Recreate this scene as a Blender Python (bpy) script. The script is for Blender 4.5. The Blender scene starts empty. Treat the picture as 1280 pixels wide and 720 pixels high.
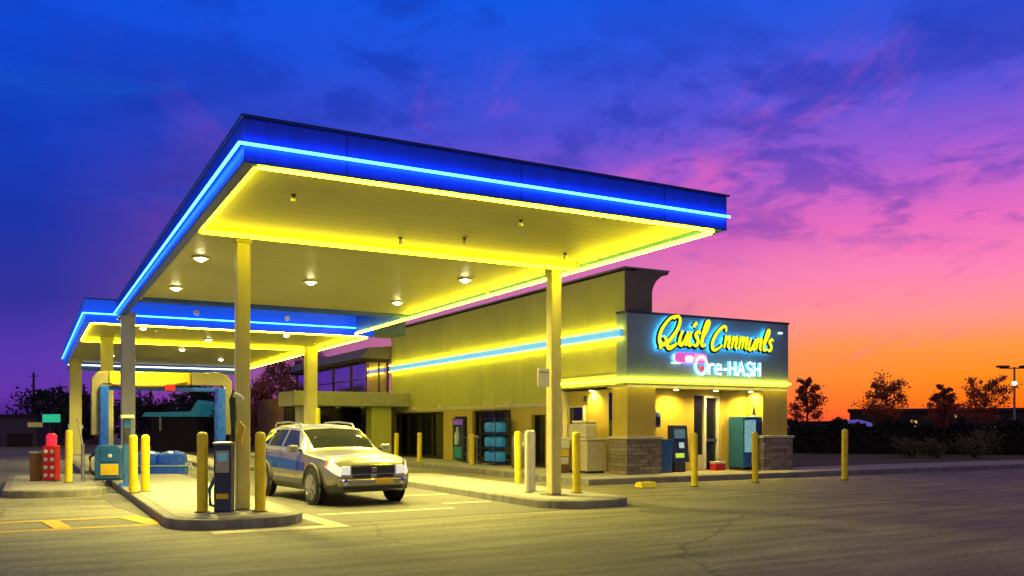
import bpy, bmesh, math, random
from mathutils import Vector, Matrix
R = math.radians
rnd = random.Random(11)
scn = bpy.context.scene
COL = scn.collection
W = {}                      # world matrix of every object that can be a parent


def lin(r, g, b):
    f = lambda v: (v / 255 / 12.92) if v / 255 <= .04045 else ((v / 255 + .055) / 1.055) ** 2.4
    return (f(r), f(g), f(b))

# ------------------------------------------------------------------ materials
MATS = {}


def mat(name, col, rough=.6, metal=0., var=.12, scale=6., bump=0., bscale=40., emit=None, es=0., coat=0., spec=.5):
    if name in MATS:
        return MATS[name]
    m = bpy.data.materials.new(name)
    m.use_nodes = True
    nt = m.node_tree
    N, L = nt.nodes, nt.links
    b = N['Principled BSDF']
    b.inputs['Roughness'].default_value = rough
    b.inputs['Metallic'].default_value = metal
    b.inputs['Specular IOR Level'].default_value = spec
    b.inputs['Coat Weight'].default_value = coat
    tc = N.new('ShaderNodeTexCoord')
    if var > 0:
        n = N.new('ShaderNodeTexNoise')
        n.inputs['Scale'].default_value = scale
        n.inputs['Detail'].default_value = 6
        n.inputs['Roughness'].default_value = .65
        L.new(tc.outputs['Object'], n.inputs['Vector'])
        mx = N.new('ShaderNodeMix')
        mx.data_type = 'RGBA'
        mr = N.new('ShaderNodeMapRange')
        mr.inputs[1].default_value = .3
        mr.inputs[2].default_value = .7
        L.new(n.outputs['Fac'], mr.inputs[0])
        L.new(mr.outputs[0], mx.inputs['Factor'])
        mx.inputs['A'].default_value = tuple(c * (1 - var) for c in col) + (1,)
        mx.inputs['B'].default_value = tuple(min(1, c * (1 + var)) for c in col) + (1,)
        L.new(mx.outputs['Result'], b.inputs['Base Color'])
        r2 = N.new('ShaderNodeMapRange')
        r2.inputs[3].default_value = max(.02, rough * .85)
        r2.inputs[4].default_value = min(1, rough * 1.15)
        L.new(n.outputs['Fac'], r2.inputs[0])
        L.new(r2.outputs[0], b.inputs['Roughness'])
    else:
        b.inputs['Base Color'].default_value = tuple(col) + (1,)
    if bump > 0:
        n2 = N.new('ShaderNodeTexNoise')
        n2.inputs['Scale'].default_value = bscale
        n2.inputs['Detail'].default_value = 5
        L.new(tc.outputs['Object'], n2.inputs['Vector'])
        bp = N.new('ShaderNodeBump')
        bp.inputs['Strength'].default_value = bump
        bp.inputs['Distance'].default_value = .02
        L.new(n2.outputs['Fac'], bp.inputs['Height'])
        L.new(bp.outputs[0], b.inputs['Normal'])
    if emit:
        b.inputs['Emission Color'].default_value = tuple(emit) + (1,)
        b.inputs['Emission Strength'].default_value = es
    MATS[name] = m
    return m


def node(nt, t, **kw):
    n = nt.nodes.new(t)
    for k, v in kw.items():
        setattr(n, k, v)
    return n


def ramp(nt, stops, src):
    r = nt.nodes.new('ShaderNodeValToRGB')
    cr = r.color_ramp
    while len(cr.elements) > 1:
        cr.elements.remove(cr.elements[0])
    cr.elements[0].position = stops[0][0]
    cr.elements[0].color = tuple(stops[0][1]) + (1,)
    for p, c in stops[1:]:
        e = cr.elements.new(p)
        e.color = tuple(c) + (1,)
    nt.links.new(src, r.inputs[0])
    return r


def asphalt_mat():
    m = bpy.data.materials.new('asphalt')
    m.use_nodes = True
    nt = m.node_tree
    L = nt.links
    b = nt.nodes['Principled BSDF']
    tc = node(nt, 'ShaderNodeTexCoord')
    n1 = node(nt, 'ShaderNodeTexNoise'); n1.inputs['Scale'].default_value = .22; n1.inputs['Detail'].default_value = 7
    n1.inputs['Roughness'].default_value = .6
    n2 = node(nt, 'ShaderNodeTexNoise'); n2.inputs['Scale'].default_value = 55; n2.inputs['Detail'].default_value = 4
    n3 = node(nt, 'ShaderNodeTexNoise'); n3.inputs['Scale'].default_value = 1.7; n3.inputs['Detail'].default_value = 5
    mp = node(nt, 'ShaderNodeMapping'); mp.inputs['Scale'].default_value = (.25, 1.6, 1)
    L.new(tc.outputs['Object'], n1.inputs['Vector']); L.new(tc.outputs['Object'], n2.inputs['Vector'])
    L.new(tc.outputs['Object'], mp.inputs[0]); L.new(mp.outputs[0], n3.inputs['Vector'])
    r1 = ramp(nt, [(.3, (.145, .142, .100)), (.5, (.210, .203, .145)), (.7, (.28, .27, .19))], n1.outputs['Fac'])
    r3 = ramp(nt, [(.33, (.62, .62, .62)), (.67, (1.25, 1.23, 1.18))], n3.outputs['Fac'])
    mx = node(nt, 'ShaderNodeMix', data_type='RGBA', blend_type='MULTIPLY'); mx.inputs['Factor'].default_value = 1
    L.new(r1.outputs[0], mx.inputs['A']); L.new(r3.outputs[0], mx.inputs['B'])
    r2 = ramp(nt, [(.38, (.60, .60, .60)), (.62, (1.4, 1.38, 1.35))], n2.outputs['Fac'])
    mx2 = node(nt, 'ShaderNodeMix', data_type='RGBA', blend_type='MULTIPLY'); mx2.inputs['Factor'].default_value = 1
    L.new(mx.outputs['Result'], mx2.inputs['A']); L.new(r2.outputs[0], mx2.inputs['B'])
    # tar-filled cracks
    v = node(nt, 'ShaderNodeTexVoronoi', feature='DISTANCE_TO_EDGE'); v.inputs['Scale'].default_value = .16
    nw = node(nt, 'ShaderNodeTexNoise'); nw.inputs['Scale'].default_value = .8; nw.inputs['Detail'].default_value = 6
    ad = node(nt, 'ShaderNodeMix', data_type='RGBA', blend_type='ADD'); ad.inputs['Factor'].default_value = 1.6
    L.new(tc.outputs['Object'], nw.inputs['Vector']); L.new(tc.outputs['Object'], ad.inputs['A']); L.new(nw.outputs['Color'], ad.inputs['B'])
    L.new(ad.outputs['Result'], v.inputs['Vector'])
    rc = ramp(nt, [(.0, (.45, .45, .45)), (.0028, (.55, .55, .55)), (.006, (1, 1, 1))], v.outputs['Distance'])
    mx3 = node(nt, 'ShaderNodeMix', data_type='RGBA', blend_type='MULTIPLY'); mx3.inputs['Factor'].default_value = .8
    L.new(mx2.outputs['Result'], mx3.inputs['A']); L.new(rc.outputs[0], mx3.inputs['B'])
    L.new(mx3.outputs['Result'], b.inputs['Base Color'])
    # oil spots and patches of newer surface
    v2 = node(nt, 'ShaderNodeTexVoronoi'); v2.inputs['Scale'].default_value = .55
    L.new(ad.outputs['Result'], v2.inputs['Vector'])
    ro = ramp(nt, [(.06, (.45, .45, .45)), (.22, (1, 1, 1))], v2.outputs['Distance'])
    mx4 = node(nt, 'ShaderNodeMix', data_type='RGBA', blend_type='MULTIPLY'); mx4.inputs['Factor'].default_value = .75
    L.new(mx3.outputs['Result'], mx4.inputs['A']); L.new(ro.outputs[0], mx4.inputs['B'])
    n5 = node(nt, 'ShaderNodeTexNoise'); n5.inputs['Scale'].default_value = 14; n5.inputs['Detail'].default_value = 8; n5.inputs['Roughness'].default_value = .75
    L.new(tc.outputs['Object'], n5.inputs['Vector'])
    r5 = ramp(nt, [(.38, (.70, .70, .70)), (.62, (1.35, 1.35, 1.35))], n5.outputs['Fac'])
    mx5 = node(nt, 'ShaderNodeMix', data_type='RGBA', blend_type='MULTIPLY'); mx5.inputs['Factor'].default_value = .9
    L.new(mx4.outputs['Result'], mx5.inputs['A']); L.new(r5.outputs[0], mx5.inputs['B'])
    L.new(mx5.outputs['Result'], b.inputs['Base Color'])
    rr = node(nt, 'ShaderNodeMapRange'); rr.inputs[3].default_value = .45; rr.inputs[4].default_value = .85; b.inputs['Specular IOR Level'].default_value = .28
    L.new(n1.outputs['Fac'], rr.inputs[0]); L.new(rr.outputs[0], b.inputs['Roughness'])
    bp = node(nt, 'ShaderNodeBump'); bp.inputs['Strength'].default_value = .5; bp.inputs['Distance'].default_value = .012
    L.new(n2.outputs['Fac'], bp.inputs['Height']); L.new(bp.outputs[0], b.inputs['Normal'])
    return m


def panel_mat(name, col, axis, pitch, rough=.45, depth=.6):
    """metal sheet or plank lines along one axis"""
    m = mat(name, col, rough, 0, .10, 1.2)
    nt = m.node_tree
    tc = node(nt, 'ShaderNodeTexCoord')
    sx = node(nt, 'ShaderNodeSeparateXYZ')
    nt.links.new(tc.outputs['Object'], sx.inputs[0])
    md = node(nt, 'ShaderNodeMath', operation='PINGPONG'); md.inputs[1].default_value = pitch / 2
    nt.links.new(sx.outputs[axis], md.inputs[0])
    lt = node(nt, 'ShaderNodeMapRange'); lt.inputs[1].default_value = 0; lt.inputs[2].default_value = .012
    nt.links.new(md.outputs[0], lt.inputs[0])
    bp = node(nt, 'ShaderNodeBump'); bp.inputs['Strength'].default_value = depth; bp.inputs['Distance'].default_value = .01
    nt.links.new(lt.outputs[0], bp.inputs['Height'])
    nt.links.new(bp.outputs[0], nt.nodes['Principled BSDF'].inputs['Normal'])
    # darken joints
    b = nt.nodes['Principled BSDF']
    src = b.inputs['Base Color'].links[0].from_socket
    mx = node(nt, 'ShaderNodeMix', data_type='RGBA', blend_type='MULTIPLY'); mx.inputs['Factor'].default_value = 1
    r = ramp(nt, [(0, (.62, .62, .62)), (1, (1, 1, 1))], lt.outputs[0])
    nt.links.new(src, mx.inputs['A']); nt.links.new(r.outputs[0], mx.inputs['B'])
    nt.links.new(mx.outputs['Result'], b.inputs['Base Color'])
    return m


def stone_mat():
    m = mat('ledge_stone', (.17, .14, .12), .8, 0, .2, 5, .5, 30)
    nt = m.node_tree
    b = nt.nodes['Principled BSDF']
    tc = node(nt, 'ShaderNodeTexCoord')
    mp = node(nt, 'ShaderNodeMapping'); mp.inputs['Rotation'].default_value = (R(90), 0, 0)
    nt.links.new(tc.outputs['Object'], mp.inputs[0])
    br = node(nt, 'ShaderNodeTexBrick')
    br.inputs['Scale'].default_value = 3.2
    br.inputs['Color1'].default_value = (.16, .125, .10, 1); br.inputs['Color2'].default_value = (.30, .25, .21, 1)
    br.inputs['Mortar'].default_value = (.07, .06, .055, 1); br.inputs['Mortar Size'].default_value = .018
    br.inputs['Brick Width'].default_value = .9; br.inputs['Row Height'].default_value = .34
    nt.links.new(mp.outputs[0], br.inputs['Vector'])
    nz = node(nt, 'ShaderNodeTexNoise'); nz.inputs['Scale'].default_value = 9; nz.inputs['Detail'].default_value = 6
    nt.links.new(tc.outputs['Object'], nz.inputs['Vector'])
    mx = node(nt, 'ShaderNodeMix', data_type='RGBA', blend_type='OVERLAY'); mx.inputs['Factor'].default_value = .7
    nt.links.new(br.outputs['Color'], mx.inputs['A']); nt.links.new(nz.outputs['Fac'], mx.inputs['B'])
    nt.links.new(mx.outputs['Result'], b.inputs['Base Color'])
    return m


YEL = (1.0, .83, .010)
M = dict(
    concrete=mat('concrete', (.33, .315, .285), .85, 0, .22, 1.6, .25, 30),
    curb=mat('curb_concrete', (.24, .23, .21), .8, 0, .2, 3, .25, 30),
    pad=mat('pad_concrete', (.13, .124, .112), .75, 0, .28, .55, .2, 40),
    fascia=mat('blue_fascia', (.012, .075, .75), .42, 0, .12, .8),
    fascia2=mat('painted_glow_fascia', (.012, .055, .55), .38, 0, .12, .8, emit=(.001, .075, .62), es=.75),  # blue glow put into the colour of the second canopy's fascia
    roof=mat('roof_membrane', (.03, .03, .05), .8),
    ceil=panel_mat('canopy_soffit', (.52, .51, .27), 1, .30),
    cyan=mat('blue_light_tube', (.02, .2, .8), .4, 0, 0, emit=(.03, .26, 1.0), es=14.0),
    yneon=mat('yellow_light_tube', (.8, .6, .05), .4, 0, 0, emit=YEL, es=13.0),
    yneon3=mat('yellow_edge_tube', (.8, .6, .05), .4, 0, 0, emit=YEL, es=50.0),
    yneon2=mat('yellow_wall_tube', (.8, .6, .05), .4, 0, 0, emit=YEL, es=27.0),
    col=mat('cream_column_paint', (.70, .64, .26), .45, 0, .08, 2.5),
    colgrey=mat('grey_column_paint', (.36, .37, .38), .45, 0, .1, 2.5),
    bollard=mat('safety_yellow_paint', (.88, .68, .012), .42, 0, .16, 7, .1, 20),
    bollwhite=mat('pale_post_paint', (.72, .72, .62), .45, 0, .08, 5),
    rust=mat('worn_base_steel', (.16, .11, .05), .8, 0, .3, 14),
    steel=mat('brushed_steel', (.45, .45, .46), .35, 1, .15, 8),
    dsteel=mat('dark_steel', (.06, .06, .07), .45, .6, .2, 8),
    black=mat('black_plastic', (.012, .012, .014), .5, 0, .2, 8),
    stucco=mat('tan_stucco', (.56, .57, .12), .9, 0, .09, .9, .35, 90),
    stucco2=mat('ochre_stucco', (.60, .47, .09), .9, 0, .09, 1.2, .35, 90),
    trim=mat('cream_trim', (.58, .53, .40), .7, 0, .08, 3),
    cornice=mat('brown_cornice', (.15, .12, .10), .75, 0, .12, 2),
    coping=mat('grey_coping', (.26, .24, .27), .5, .2, .1, 2),
    stone=stone_mat(),
    glass=mat('dark_window_glass', (.010, .012, .02), .06, 0, .25, .8, spec=.6),
    frame=mat('bronze_frame', (.05, .045, .04), .4, .6, .1, 6),
    signpan=mat('sign_board_paint', (.20, .29, .35), .5, 0, .1, 1.2),
    ltyel=mat('yellow_letter_face', (.9, .8, .02), .4, 0, 0, emit=(.86, .93, .01), es=1.05),
    ltshadow=mat('letter_return_black', (.008, .012, .01), .5),
    halo=mat('cyan_halo_light', (.1, .5, .7), .4, 0, 0, emit=(.03, .40, .80), es=20),
    halo2=mat('green_halo_light', (.1, .5, .4), .4, 0, 0, emit=(.16, .62, .42), es=2.0),
    ltwhite=mat('white_letter_face', (.8, .9, .9), .4, 0, 0, emit=(.75, .98, 1.0), es=1.05),
    ltpink=mat('pink_badge_face', (.8, .1, .6), .4, 0, 0, emit=(.80, .10, .52), es=.85),
    ltpale=mat('pale_pink_face', (.9, .6, .7), .4, 0, 0, emit=(.95, .42, .55), es=.8),
    ltred=mat('red_dot_face', (.8, .1, .12), .4, 0, 0, emit=(.85, .08, .12), es=.9),
    lamp=mat('lit_lamp_lens', (1, .95, .7), .3, 0, 0, emit=(1, .86, .42), es=60),
    blue=mat('blue_machine_paint', (.02, .11, .38), .35, 0, .12, 4, coat=.3),
    navy=mat('navy_machine_paint', (.018, .032, .10), .4, 0, .15, 4, coat=.2),
    brightblue=mat('bright_blue_plastic', (.02, .13, .95), .28, 0, .1, 4, coat=.5),
    teal=mat('teal_cabinet_paint', (.012, .10, .36), .4, 0, .12, 4),
    tealroof=mat('teal_metal_roof', (.03, .20, .23), .5, 0, .12, 2),
    white=mat('white_plastic', (.72, .72, .70), .45, 0, .06, 6),
    paper=mat('pale_paper_bag', (.62, .58, .48), .85, 0, .1, 6, .3, 12),
    red=mat('red_plastic', (.62, .015, .02), .35, 0, .1, 6),
    brown=mat('brown_plastic', (.16, .07, .03), .55, 0, .15, 6),
    yellowp=mat('yellow_panel', (.70, .50, .02), .4, 0, .1, 6),
    line=mat('yellow_road_paint', (.66, .40, .02), .75, 0, .30, 9, .2, 60),
    wline=mat('pale_road_paint', (.52, .49, .36), .75, 0, .30, 9, .2, 60),
    bark=mat('bark', (.045, .032, .025), .9, 0, .3, 12, .5, 30),
    leafr=mat('russet_leaf', (.075, .030, .018), .8, 0, .35, .9),
    leafr2=mat('maroon_leaf', (.060, .020, .022), .8, 0, .35, .9),
    leafd=mat('dark_evergreen_leaf', (.018, .022, .018), .85, 0, .4, .7),
    leafg=mat('olive_leaf', (.13, .12, .06), .85, 0, .4, .9),
    grass=mat('verge_grass', (.10, .095, .035), .95, 0, .35, 1.5, .5, 40),
    bgwall=mat('far_wall_mauve', (.085, .07, .12), .9, 0, .12, .4),
    bgdark=mat('far_wall_dark', (.028, .02, .026), .9, 0, .2, .3),
    bgroof=mat('far_roof_dark', (.022, .018, .026), .9, 0, .2, .4),
)

def leafy(name, col, var=.4, tr=.5):
    m = mat(name, col, .75, 0, var, .9)
    nt_ = m.node_tree
    b = nt_.nodes['Principled BSDF']
    out = nt_.nodes['Material Output']
    tb_ = nt_.nodes.new('ShaderNodeBsdfTranslucent')
    nt_.links.new(b.inputs['Base Color'].links[0].from_socket, tb_.inputs['Color'])
    mx = nt_.nodes.new('ShaderNodeMixShader')
    mx.inputs[0].default_value = tr
    nt_.links.new(b.outputs[0], mx.inputs[1]); nt_.links.new(tb_.outputs[0], mx.inputs[2])
    nt_.links.new(mx.outputs[0], out.inputs['Surface'])
    return m


M['leafr'] = leafy('russet_leaf_thin', (.46, .15, .06), .5, .6)
M['leafr2'] = leafy('maroon_leaf_thin', (.40, .11, .07), .5, .6)
M['leafrt'] = leafy('lit_russet_leaf', (.40, .15, .12), .5, .35)
def weather(m, axis_joint, pitch, amount):
    nt_ = m.node_tree
    b = nt_.nodes['Principled BSDF']
    tc_ = nt_.nodes.new('ShaderNodeTexCoord')
    mp_ = nt_.nodes.new('ShaderNodeMapping'); mp_.inputs['Scale'].default_value = (2.2, 2.2, .16)
    nz = nt_.nodes.new('ShaderNodeTexNoise'); nz.inputs['Scale'].default_value = 1.6; nz.inputs['Detail'].default_value = 7; nz.inputs['Roughness'].default_value = .65
    nt_.links.new(tc_.outputs['Object'], mp_.inputs[0]); nt_.links.new(mp_.outputs[0], nz.inputs['Vector'])
    r = ramp(nt_, [(.32, (1 - amount,) * 3), (.58, (1, 1, 1))], nz.outputs['Fac'])
    src = b.inputs['Base Color'].links[0].from_socket
    mx = node(nt_, 'ShaderNodeMix', data_type='RGBA', blend_type='MULTIPLY'); mx.inputs['Factor'].default_value = 1
    nt_.links.new(src, mx.inputs['A']); nt_.links.new(r.outputs[0], mx.inputs['B'])
    outc = mx.outputs['Result']
    if pitch:
        sx = nt_.nodes.new('ShaderNodeSeparateXYZ'); nt_.links.new(tc_.outputs['Object'], sx.inputs[0])
        md = node(nt_, 'ShaderNodeMath', operation='PINGPONG'); md.inputs[1].default_value = pitch / 2
        nt_.links.new(sx.outputs[axis_joint], md.inputs[0])
        rj = ramp(nt_, [(0, (.5, .5, .5)), (.012, (.6, .6, .6)), (.02, (1, 1, 1))], md.outputs[0])
        m2 = node(nt_, 'ShaderNodeMix', data_type='RGBA', blend_type='MULTIPLY'); m2.inputs['Factor'].default_value = 1
        nt_.links.new(outc, m2.inputs['A']); nt_.links.new(rj.outputs[0], m2.inputs['B'])
        outc = m2.outputs['Result']
    nt_.links.new(outc, b.inputs['Base Color'])


weather(M['stucco'], 1, 0, .10)
weather(M['stucco2'], 1, 0, .12)
weather(M['fascia'], 0, 2.35, .25)
weather(M['bollard'], 0, 0, .18)
weather(M['col'], 0, 0, .18)
weather(M['curb'], 1, 1.5, .35)
# ------------------------------------------------------------------ mesh builder


class MB:
    def __init__(s):
        s.v = []
        s.f = []

    def add(s, vs, fs):
        o = len(s.v)
        s.v += [tuple(p) for p in vs]
        s.f += [tuple(i + o for i in f) for f in fs]
        return s

    def box(s, x0, y0, z0, x1, y1, z1):
        vs = [(x, y, z) for z in (z0, z1) for y in (y0, y1) for x in (x0, x1)]
        return s.add(vs, [(0, 2, 3, 1), (4, 5, 7, 6), (0, 1, 5, 4), (2, 6, 7, 3), (0, 4, 6, 2), (1, 3, 7, 5)])

    def quad(s, a, b, c, d):
        return s.add([a, b, c, d], [(0, 1, 2, 3)])

    def prism(s, poly, h0, h1, axis='z'):
        n = len(poly)
        def P(p, h):
            return (p[0], p[1], h) if axis == 'z' else ((p[0], h, p[1]) if axis == 'y' else (h, p[0], p[1]))
        vs = [P(p, h0) for p in poly] + [P(p, h1) for p in poly]
        fs = [tuple(range(n))[::-1], tuple(range(n, 2 * n))] + [(i, (i + 1) % n, n + (i + 1) % n, n + i) for i in range(n)]
        return s.add(vs, fs)

    def tube(s, pts, r, n=10, cap=True, flat=1.0):
        pts = [Vector(p) for p in pts]
        rs = r if isinstance(r, (list, tuple)) else [r] * len(pts)
        rings = []
        up = Vector((0, 0, 1))
        for i, p in enumerate(pts):
            a = pts[max(0, i - 1)]; b = pts[min(len(pts) - 1, i + 1)]
            d = (b - a).normalized()
            u = d.cross(Vector((0, 1, 0)) if flat != 1.0 else up)
            if u.length < 1e-3:
                u = d.cross(Vector((1, 0, 0)))
            u.normalize()
            w = d.cross(u).normalized()
            rings.append([p + u * rs[i] * math.cos(2 * math.pi * k / n) + w * rs[i] * flat * math.sin(2 * math.pi * k / n) for k in range(n)])
        vs = [q for r_ in rings for q in r_]
        fs = []
        for i in range(len(pts) - 1):
            for k in range(n):
                fs.append((i * n + k, i * n + (k + 1) % n, (i + 1) * n + (k + 1) % n, (i + 1) * n + k))
        if cap:
            fs.append(tuple(range(n))[::-1])
            fs.append(tuple(range((len(pts) - 1) * n, len(pts) * n)))
        return s.add(vs, fs)

    def lathe(s, prof, cx=0, cy=0, n=20, axis='z', c3=0):
        """prof: list of (radius, height)"""
        vs = []
        for r, h in prof:
            for k in range(n):
                a = 2 * math.pi * k / n
                if axis == 'z':
                    vs.append((cx + r * math.cos(a), cy + r * math.sin(a), h))
                elif axis == 'y':
                    vs.append((cx + r * math.cos(a), h, c3 + r * math.sin(a)))
                else:
                    vs.append((h, cy + r * math.cos(a), c3 + r * math.sin(a)))
        m = len(prof)
        fs = [(i * n + k, i * n + (k + 1) % n, (i + 1) * n + (k + 1) % n, (i + 1) * n + k) for i in range(m - 1) for k in range(n)]
        fs.append(tuple(range(n))[::-1])
        fs.append(tuple(range((m - 1) * n, m * n)))
        return s.add(vs, fs)

    def build(s, name, m, parent=None, world=True, smooth=False, bevel=0., weld=False):
        vs = s.v
        if parent is not None and world:
            inv = W[parent].inverted()
            vs = [inv @ Vector(p) for p in vs]
        me = bpy.data.meshes.new(name)
        me.from_pydata([tuple(p) for p in vs], [], s.f)
        bm = bmesh.new(); bm.from_mesh(me)
        if weld:
            bmesh.ops.remove_doubles(bm, verts=bm.verts, dist=1e-4)
        bmesh.ops.recalc_face_normals(bm, faces=bm.faces)
        bm.to_mesh(me); bm.free()
        me.materials.append(m)
        if smooth:
            me.shade_smooth()
            try:
                me.set_sharp_from_angle(angle=R(38))
            except Exception:
                pass
        o = bpy.data.objects.new(name, me)
        COL.objects.link(o)
        if parent is not None:
            o.parent = parent
            W[o] = W[parent].copy()
        else:
            W[o] = Matrix.Identity(4)
        if bevel:
            md = o.modifiers.new('bevel', 'BEVEL'); md.width = bevel; md.segments = 2; md.limit_method = 'ANGLE'; md.angle_limit = R(40)
        return o


def tag(o, label, cat, group=None, kind=None):
    if label: o['label'] = label
    if cat: o['category'] = cat
    if group: o['group'] = group
    if kind: o['kind'] = kind
    return o


def thing(name, label, cat, loc, rz=0., group=None):
    o = bpy.data.objects.new(name, None)
    o.empty_display_size = .2
    COL.objects.link(o)
    o.location = loc
    o.rotation_euler = (0, 0, rz)
    W[o] = Matrix.Translation(loc) @ Matrix.Rotation(rz, 4, 'Z')
    return tag(o, label, cat, group)


def copy_tree(o, parent=None, kids=None):
    c = o.copy()
    COL.objects.link(c)
    if parent is not None:
        c.parent = parent
        c.matrix_parent_inverse = Matrix.Identity(4)
    for ch in [q for q in list(bpy.data.objects) if q.parent is o]:
        copy_tree(ch, c)
    return c


def structure(name, mb, m, **k):
    o = mb.build(name, m, **k)
    o['kind'] = 'structure'
    return o

# ------------------------------------------------------------------ camera
YAW = math.atan2(.4814, .8765)
cam = bpy.data.cameras.new('camera')
co = bpy.data.objects.new('camera', cam)
COL.objects.link(co)
co.location = (0, 0, 1.5)
co.rotation_euler = (R(90), 0, -YAW)
cam.sensor_width = 36
cam.lens = 36 * 1093 / 1280
cam.shift_y = 172 / 1280
cam.clip_end = 3000
scn.camera = co

# ------------------------------------------------------------------ sky
wd = bpy.data.worlds.new('World')
scn.world = wd
wd.use_nodes = True
nt = wd.node_tree
L = nt.links
bg = nt.nodes['Background']
tc = node(nt, 'ShaderNodeTexCoord')
sep = node(nt, 'ShaderNodeSeparateXYZ'); L.new(tc.outputs['Generated'], sep.inputs[0])
SUN_AZ = YAW + R(31)                       # clockwise from +Y
sd = Vector((math.sin(SUN_AZ), math.cos(SUN_AZ), 0))


def mth(op, a, b=None, c=None):
    n = node(nt, 'ShaderNodeMath', operation=op)
    for i, v in enumerate((a, b, c)):
        if v is None: continue
        if isinstance(v, (int, float)): n.inputs[i].default_value = v
        else: L.new(v, n.inputs[i])
    return n.outputs[0]


def mrange(v, a, b, c=0., d=1., sm=True):
    n = node(nt, 'ShaderNodeMapRange', interpolation_type='SMOOTHSTEP' if sm else 'LINEAR')
    L.new(v, n.inputs[0])
    for i, q in enumerate((a, b, c, d)): n.inputs[1 + i].default_value = q
    return n.outputs[0]


def mixc(f, a, b, mode='MIX'):
    n = node(nt, 'ShaderNodeMix', data_type='RGBA', blend_type=mode)
    if isinstance(f, (int, float)): n.inputs['Factor'].default_value = f
    else: L.new(f, n.inputs['Factor'])
    for k, v in (('A', a), ('B', b)):
        if isinstance(v, tuple): n.inputs[k].default_value = v + (1,)
        else: L.new(v, n.inputs[k])
    return n.outputs['Result']


hx, hy, hz = sep.outputs
hl = mth('SQRT', mth('ADD', mth('MULTIPLY', hx, hx), mth('MULTIPLY', hy, hy)))
dot = mth('DIVIDE', mth('ADD', mth('MULTIPLY', hx, sd.x), mth('MULTIPLY', hy, sd.y)), mth('MAXIMUM', hl, .001))
az = mth('POWER', mrange(dot, .50, 1.0, sm=False), 1.55)
# large soft warp so that the bands are not level
nw = node(nt, 'ShaderNodeTexNoise'); nw.inputs['Scale'].default_value = 2.2; nw.inputs['Detail'].default_value = 4
L.new(tc.outputs['Generated'], nw.inputs['Vector'])
ev = mth('ADD', hz, mth('MULTIPLY', mth('SUBTRACT', nw.outputs['Fac'], .5), .07))
e2 = mth('MULTIPLY', ev, 2.0)
left = ramp(nt, [(.0, lin(62, 30, 118)), (.05, lin(92, 45, 158)), (.13, lin(76, 46, 166)), (.24, lin(38, 38, 146)), (.40, lin(12, 42, 156)),
                 (.55, lin(4, 54, 180)), (.70, lin(0, 66, 202)), (.9, lin(0, 78, 214)), (.96, lin(40, 76, 170)), (1, lin(112, 94, 92))], e2)
right = ramp(nt, [(.0, lin(232, 74, 34)), (.045, lin(255, 110, 14)), (.10, lin(255, 132, 24)), (.165, lin(255, 140, 62)), (.23, lin(250, 138, 132)),
                  (.32, lin(242, 122, 170)), (.42, lin(222, 98, 180)), (.52, lin(160, 84, 198)), (.64, lin(88, 76, 204)),
                  (.76, lin(44, 74, 206)), (.89, lin(2, 82, 216)), (.96, lin(50, 80, 175)), (1, lin(122, 98, 94))], e2)
base = mixc(az, left.outputs[0], right.outputs[0])
# unseen warm band added to the sky opposite the sunset, as frontal fill
fill_belt = mth('MULTIPLY', mrange(dot, -.10, -.75), mrange(hz, .62, .18))
base = mixc(fill_belt, base, (.46, .34, .20))
# cloud sheet: a plane overhead
den = mth('ADD', mth('MAXIMUM', hz, 0.0), .16)
cb = node(nt, 'ShaderNodeCombineXYZ')
L.new(mth('DIVIDE', hx, den), cb.inputs[0]); L.new(mth('DIVIDE', hy, den), cb.inputs[1])
mp = node(nt, 'ShaderNodeMapping'); mp.inputs['Rotation'].default_value = (0, 0, R(25)); mp.inputs['Location'].default_value = (3.1, .7, 0)
L.new(cb.outputs[0], mp.inputs[0])


def cnoise(scale, detail, rough, loc, dist=0., stretch=(1, 1, 1)):
    m2 = node(nt, 'ShaderNodeMapping'); m2.inputs['Location'].default_value = loc; m2.inputs['Scale'].default_value = stretch
    L.new(mp.outputs[0], m2.inputs[0])
    n = node(nt, 'ShaderNodeTexNoise'); n.inputs['Scale'].default_value = scale; n.inputs['Detail'].default_value = detail
    n.inputs['Roughness'].default_value = rough; n.inputs['Distortion'].default_value = dist
    L.new(m2.outputs[0], n.inputs['Vector'])
    return n.outputs['Fac']


band = mth('MULTIPLY', mrange(hz, .17, .27), mrange(hz, .50, .33))
c1 = mth('MULTIPLY', mrange(cnoise(2.3, 9, .60, (2.3, 5.1, 0), .3), .49, .60), band)
c1 = mth('MULTIPLY', c1, mrange(dot, .45, .8, .4, .9))
col = mixc(c1, base, mixc(.38, lin(8, 44, 168), base))
c2 = mth('MULTIPLY', mrange(cnoise(2.3, 9, .6, (7.7, 1.2, 0), .5, (1, .55, 1)), .50, .70), mth('MULTIPLY', mrange(hz, .08, .2), mrange(hz, .42, .3)))
c2 = mth('MULTIPLY', c2, az)
col = mixc(mth('MULTIPLY', c2, .6), col, lin(238, 96, 172))
c3 = mth('MULTIPLY', mrange(cnoise(1.9, 9, .62, (1.1, 9.4, 0), .8, (.6, 1, 1)), .55, .80), mrange(hz, .2, .3))
c3 = mth('MULTIPLY', c3, mrange(dot, .98, .6))
col = mixc(mth('MULTIPLY', c3, .7), col, lin(24, 104, 226))
# dark soft bank on the far side from the sunset
c5 = mth('MULTIPLY', mrange(cnoise(.7, 6, .5, (4.0, 2.0, 0), .3), .42, .62), mth('MULTIPLY', mrange(hz, .12, .2), mrange(hz, .40, .27)))
c5 = mth('MULTIPLY', c5, mrange(dot, .95, .6))
col = mixc(mth('MULTIPLY', c5, .6), col, lin(6, 28, 128))
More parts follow.
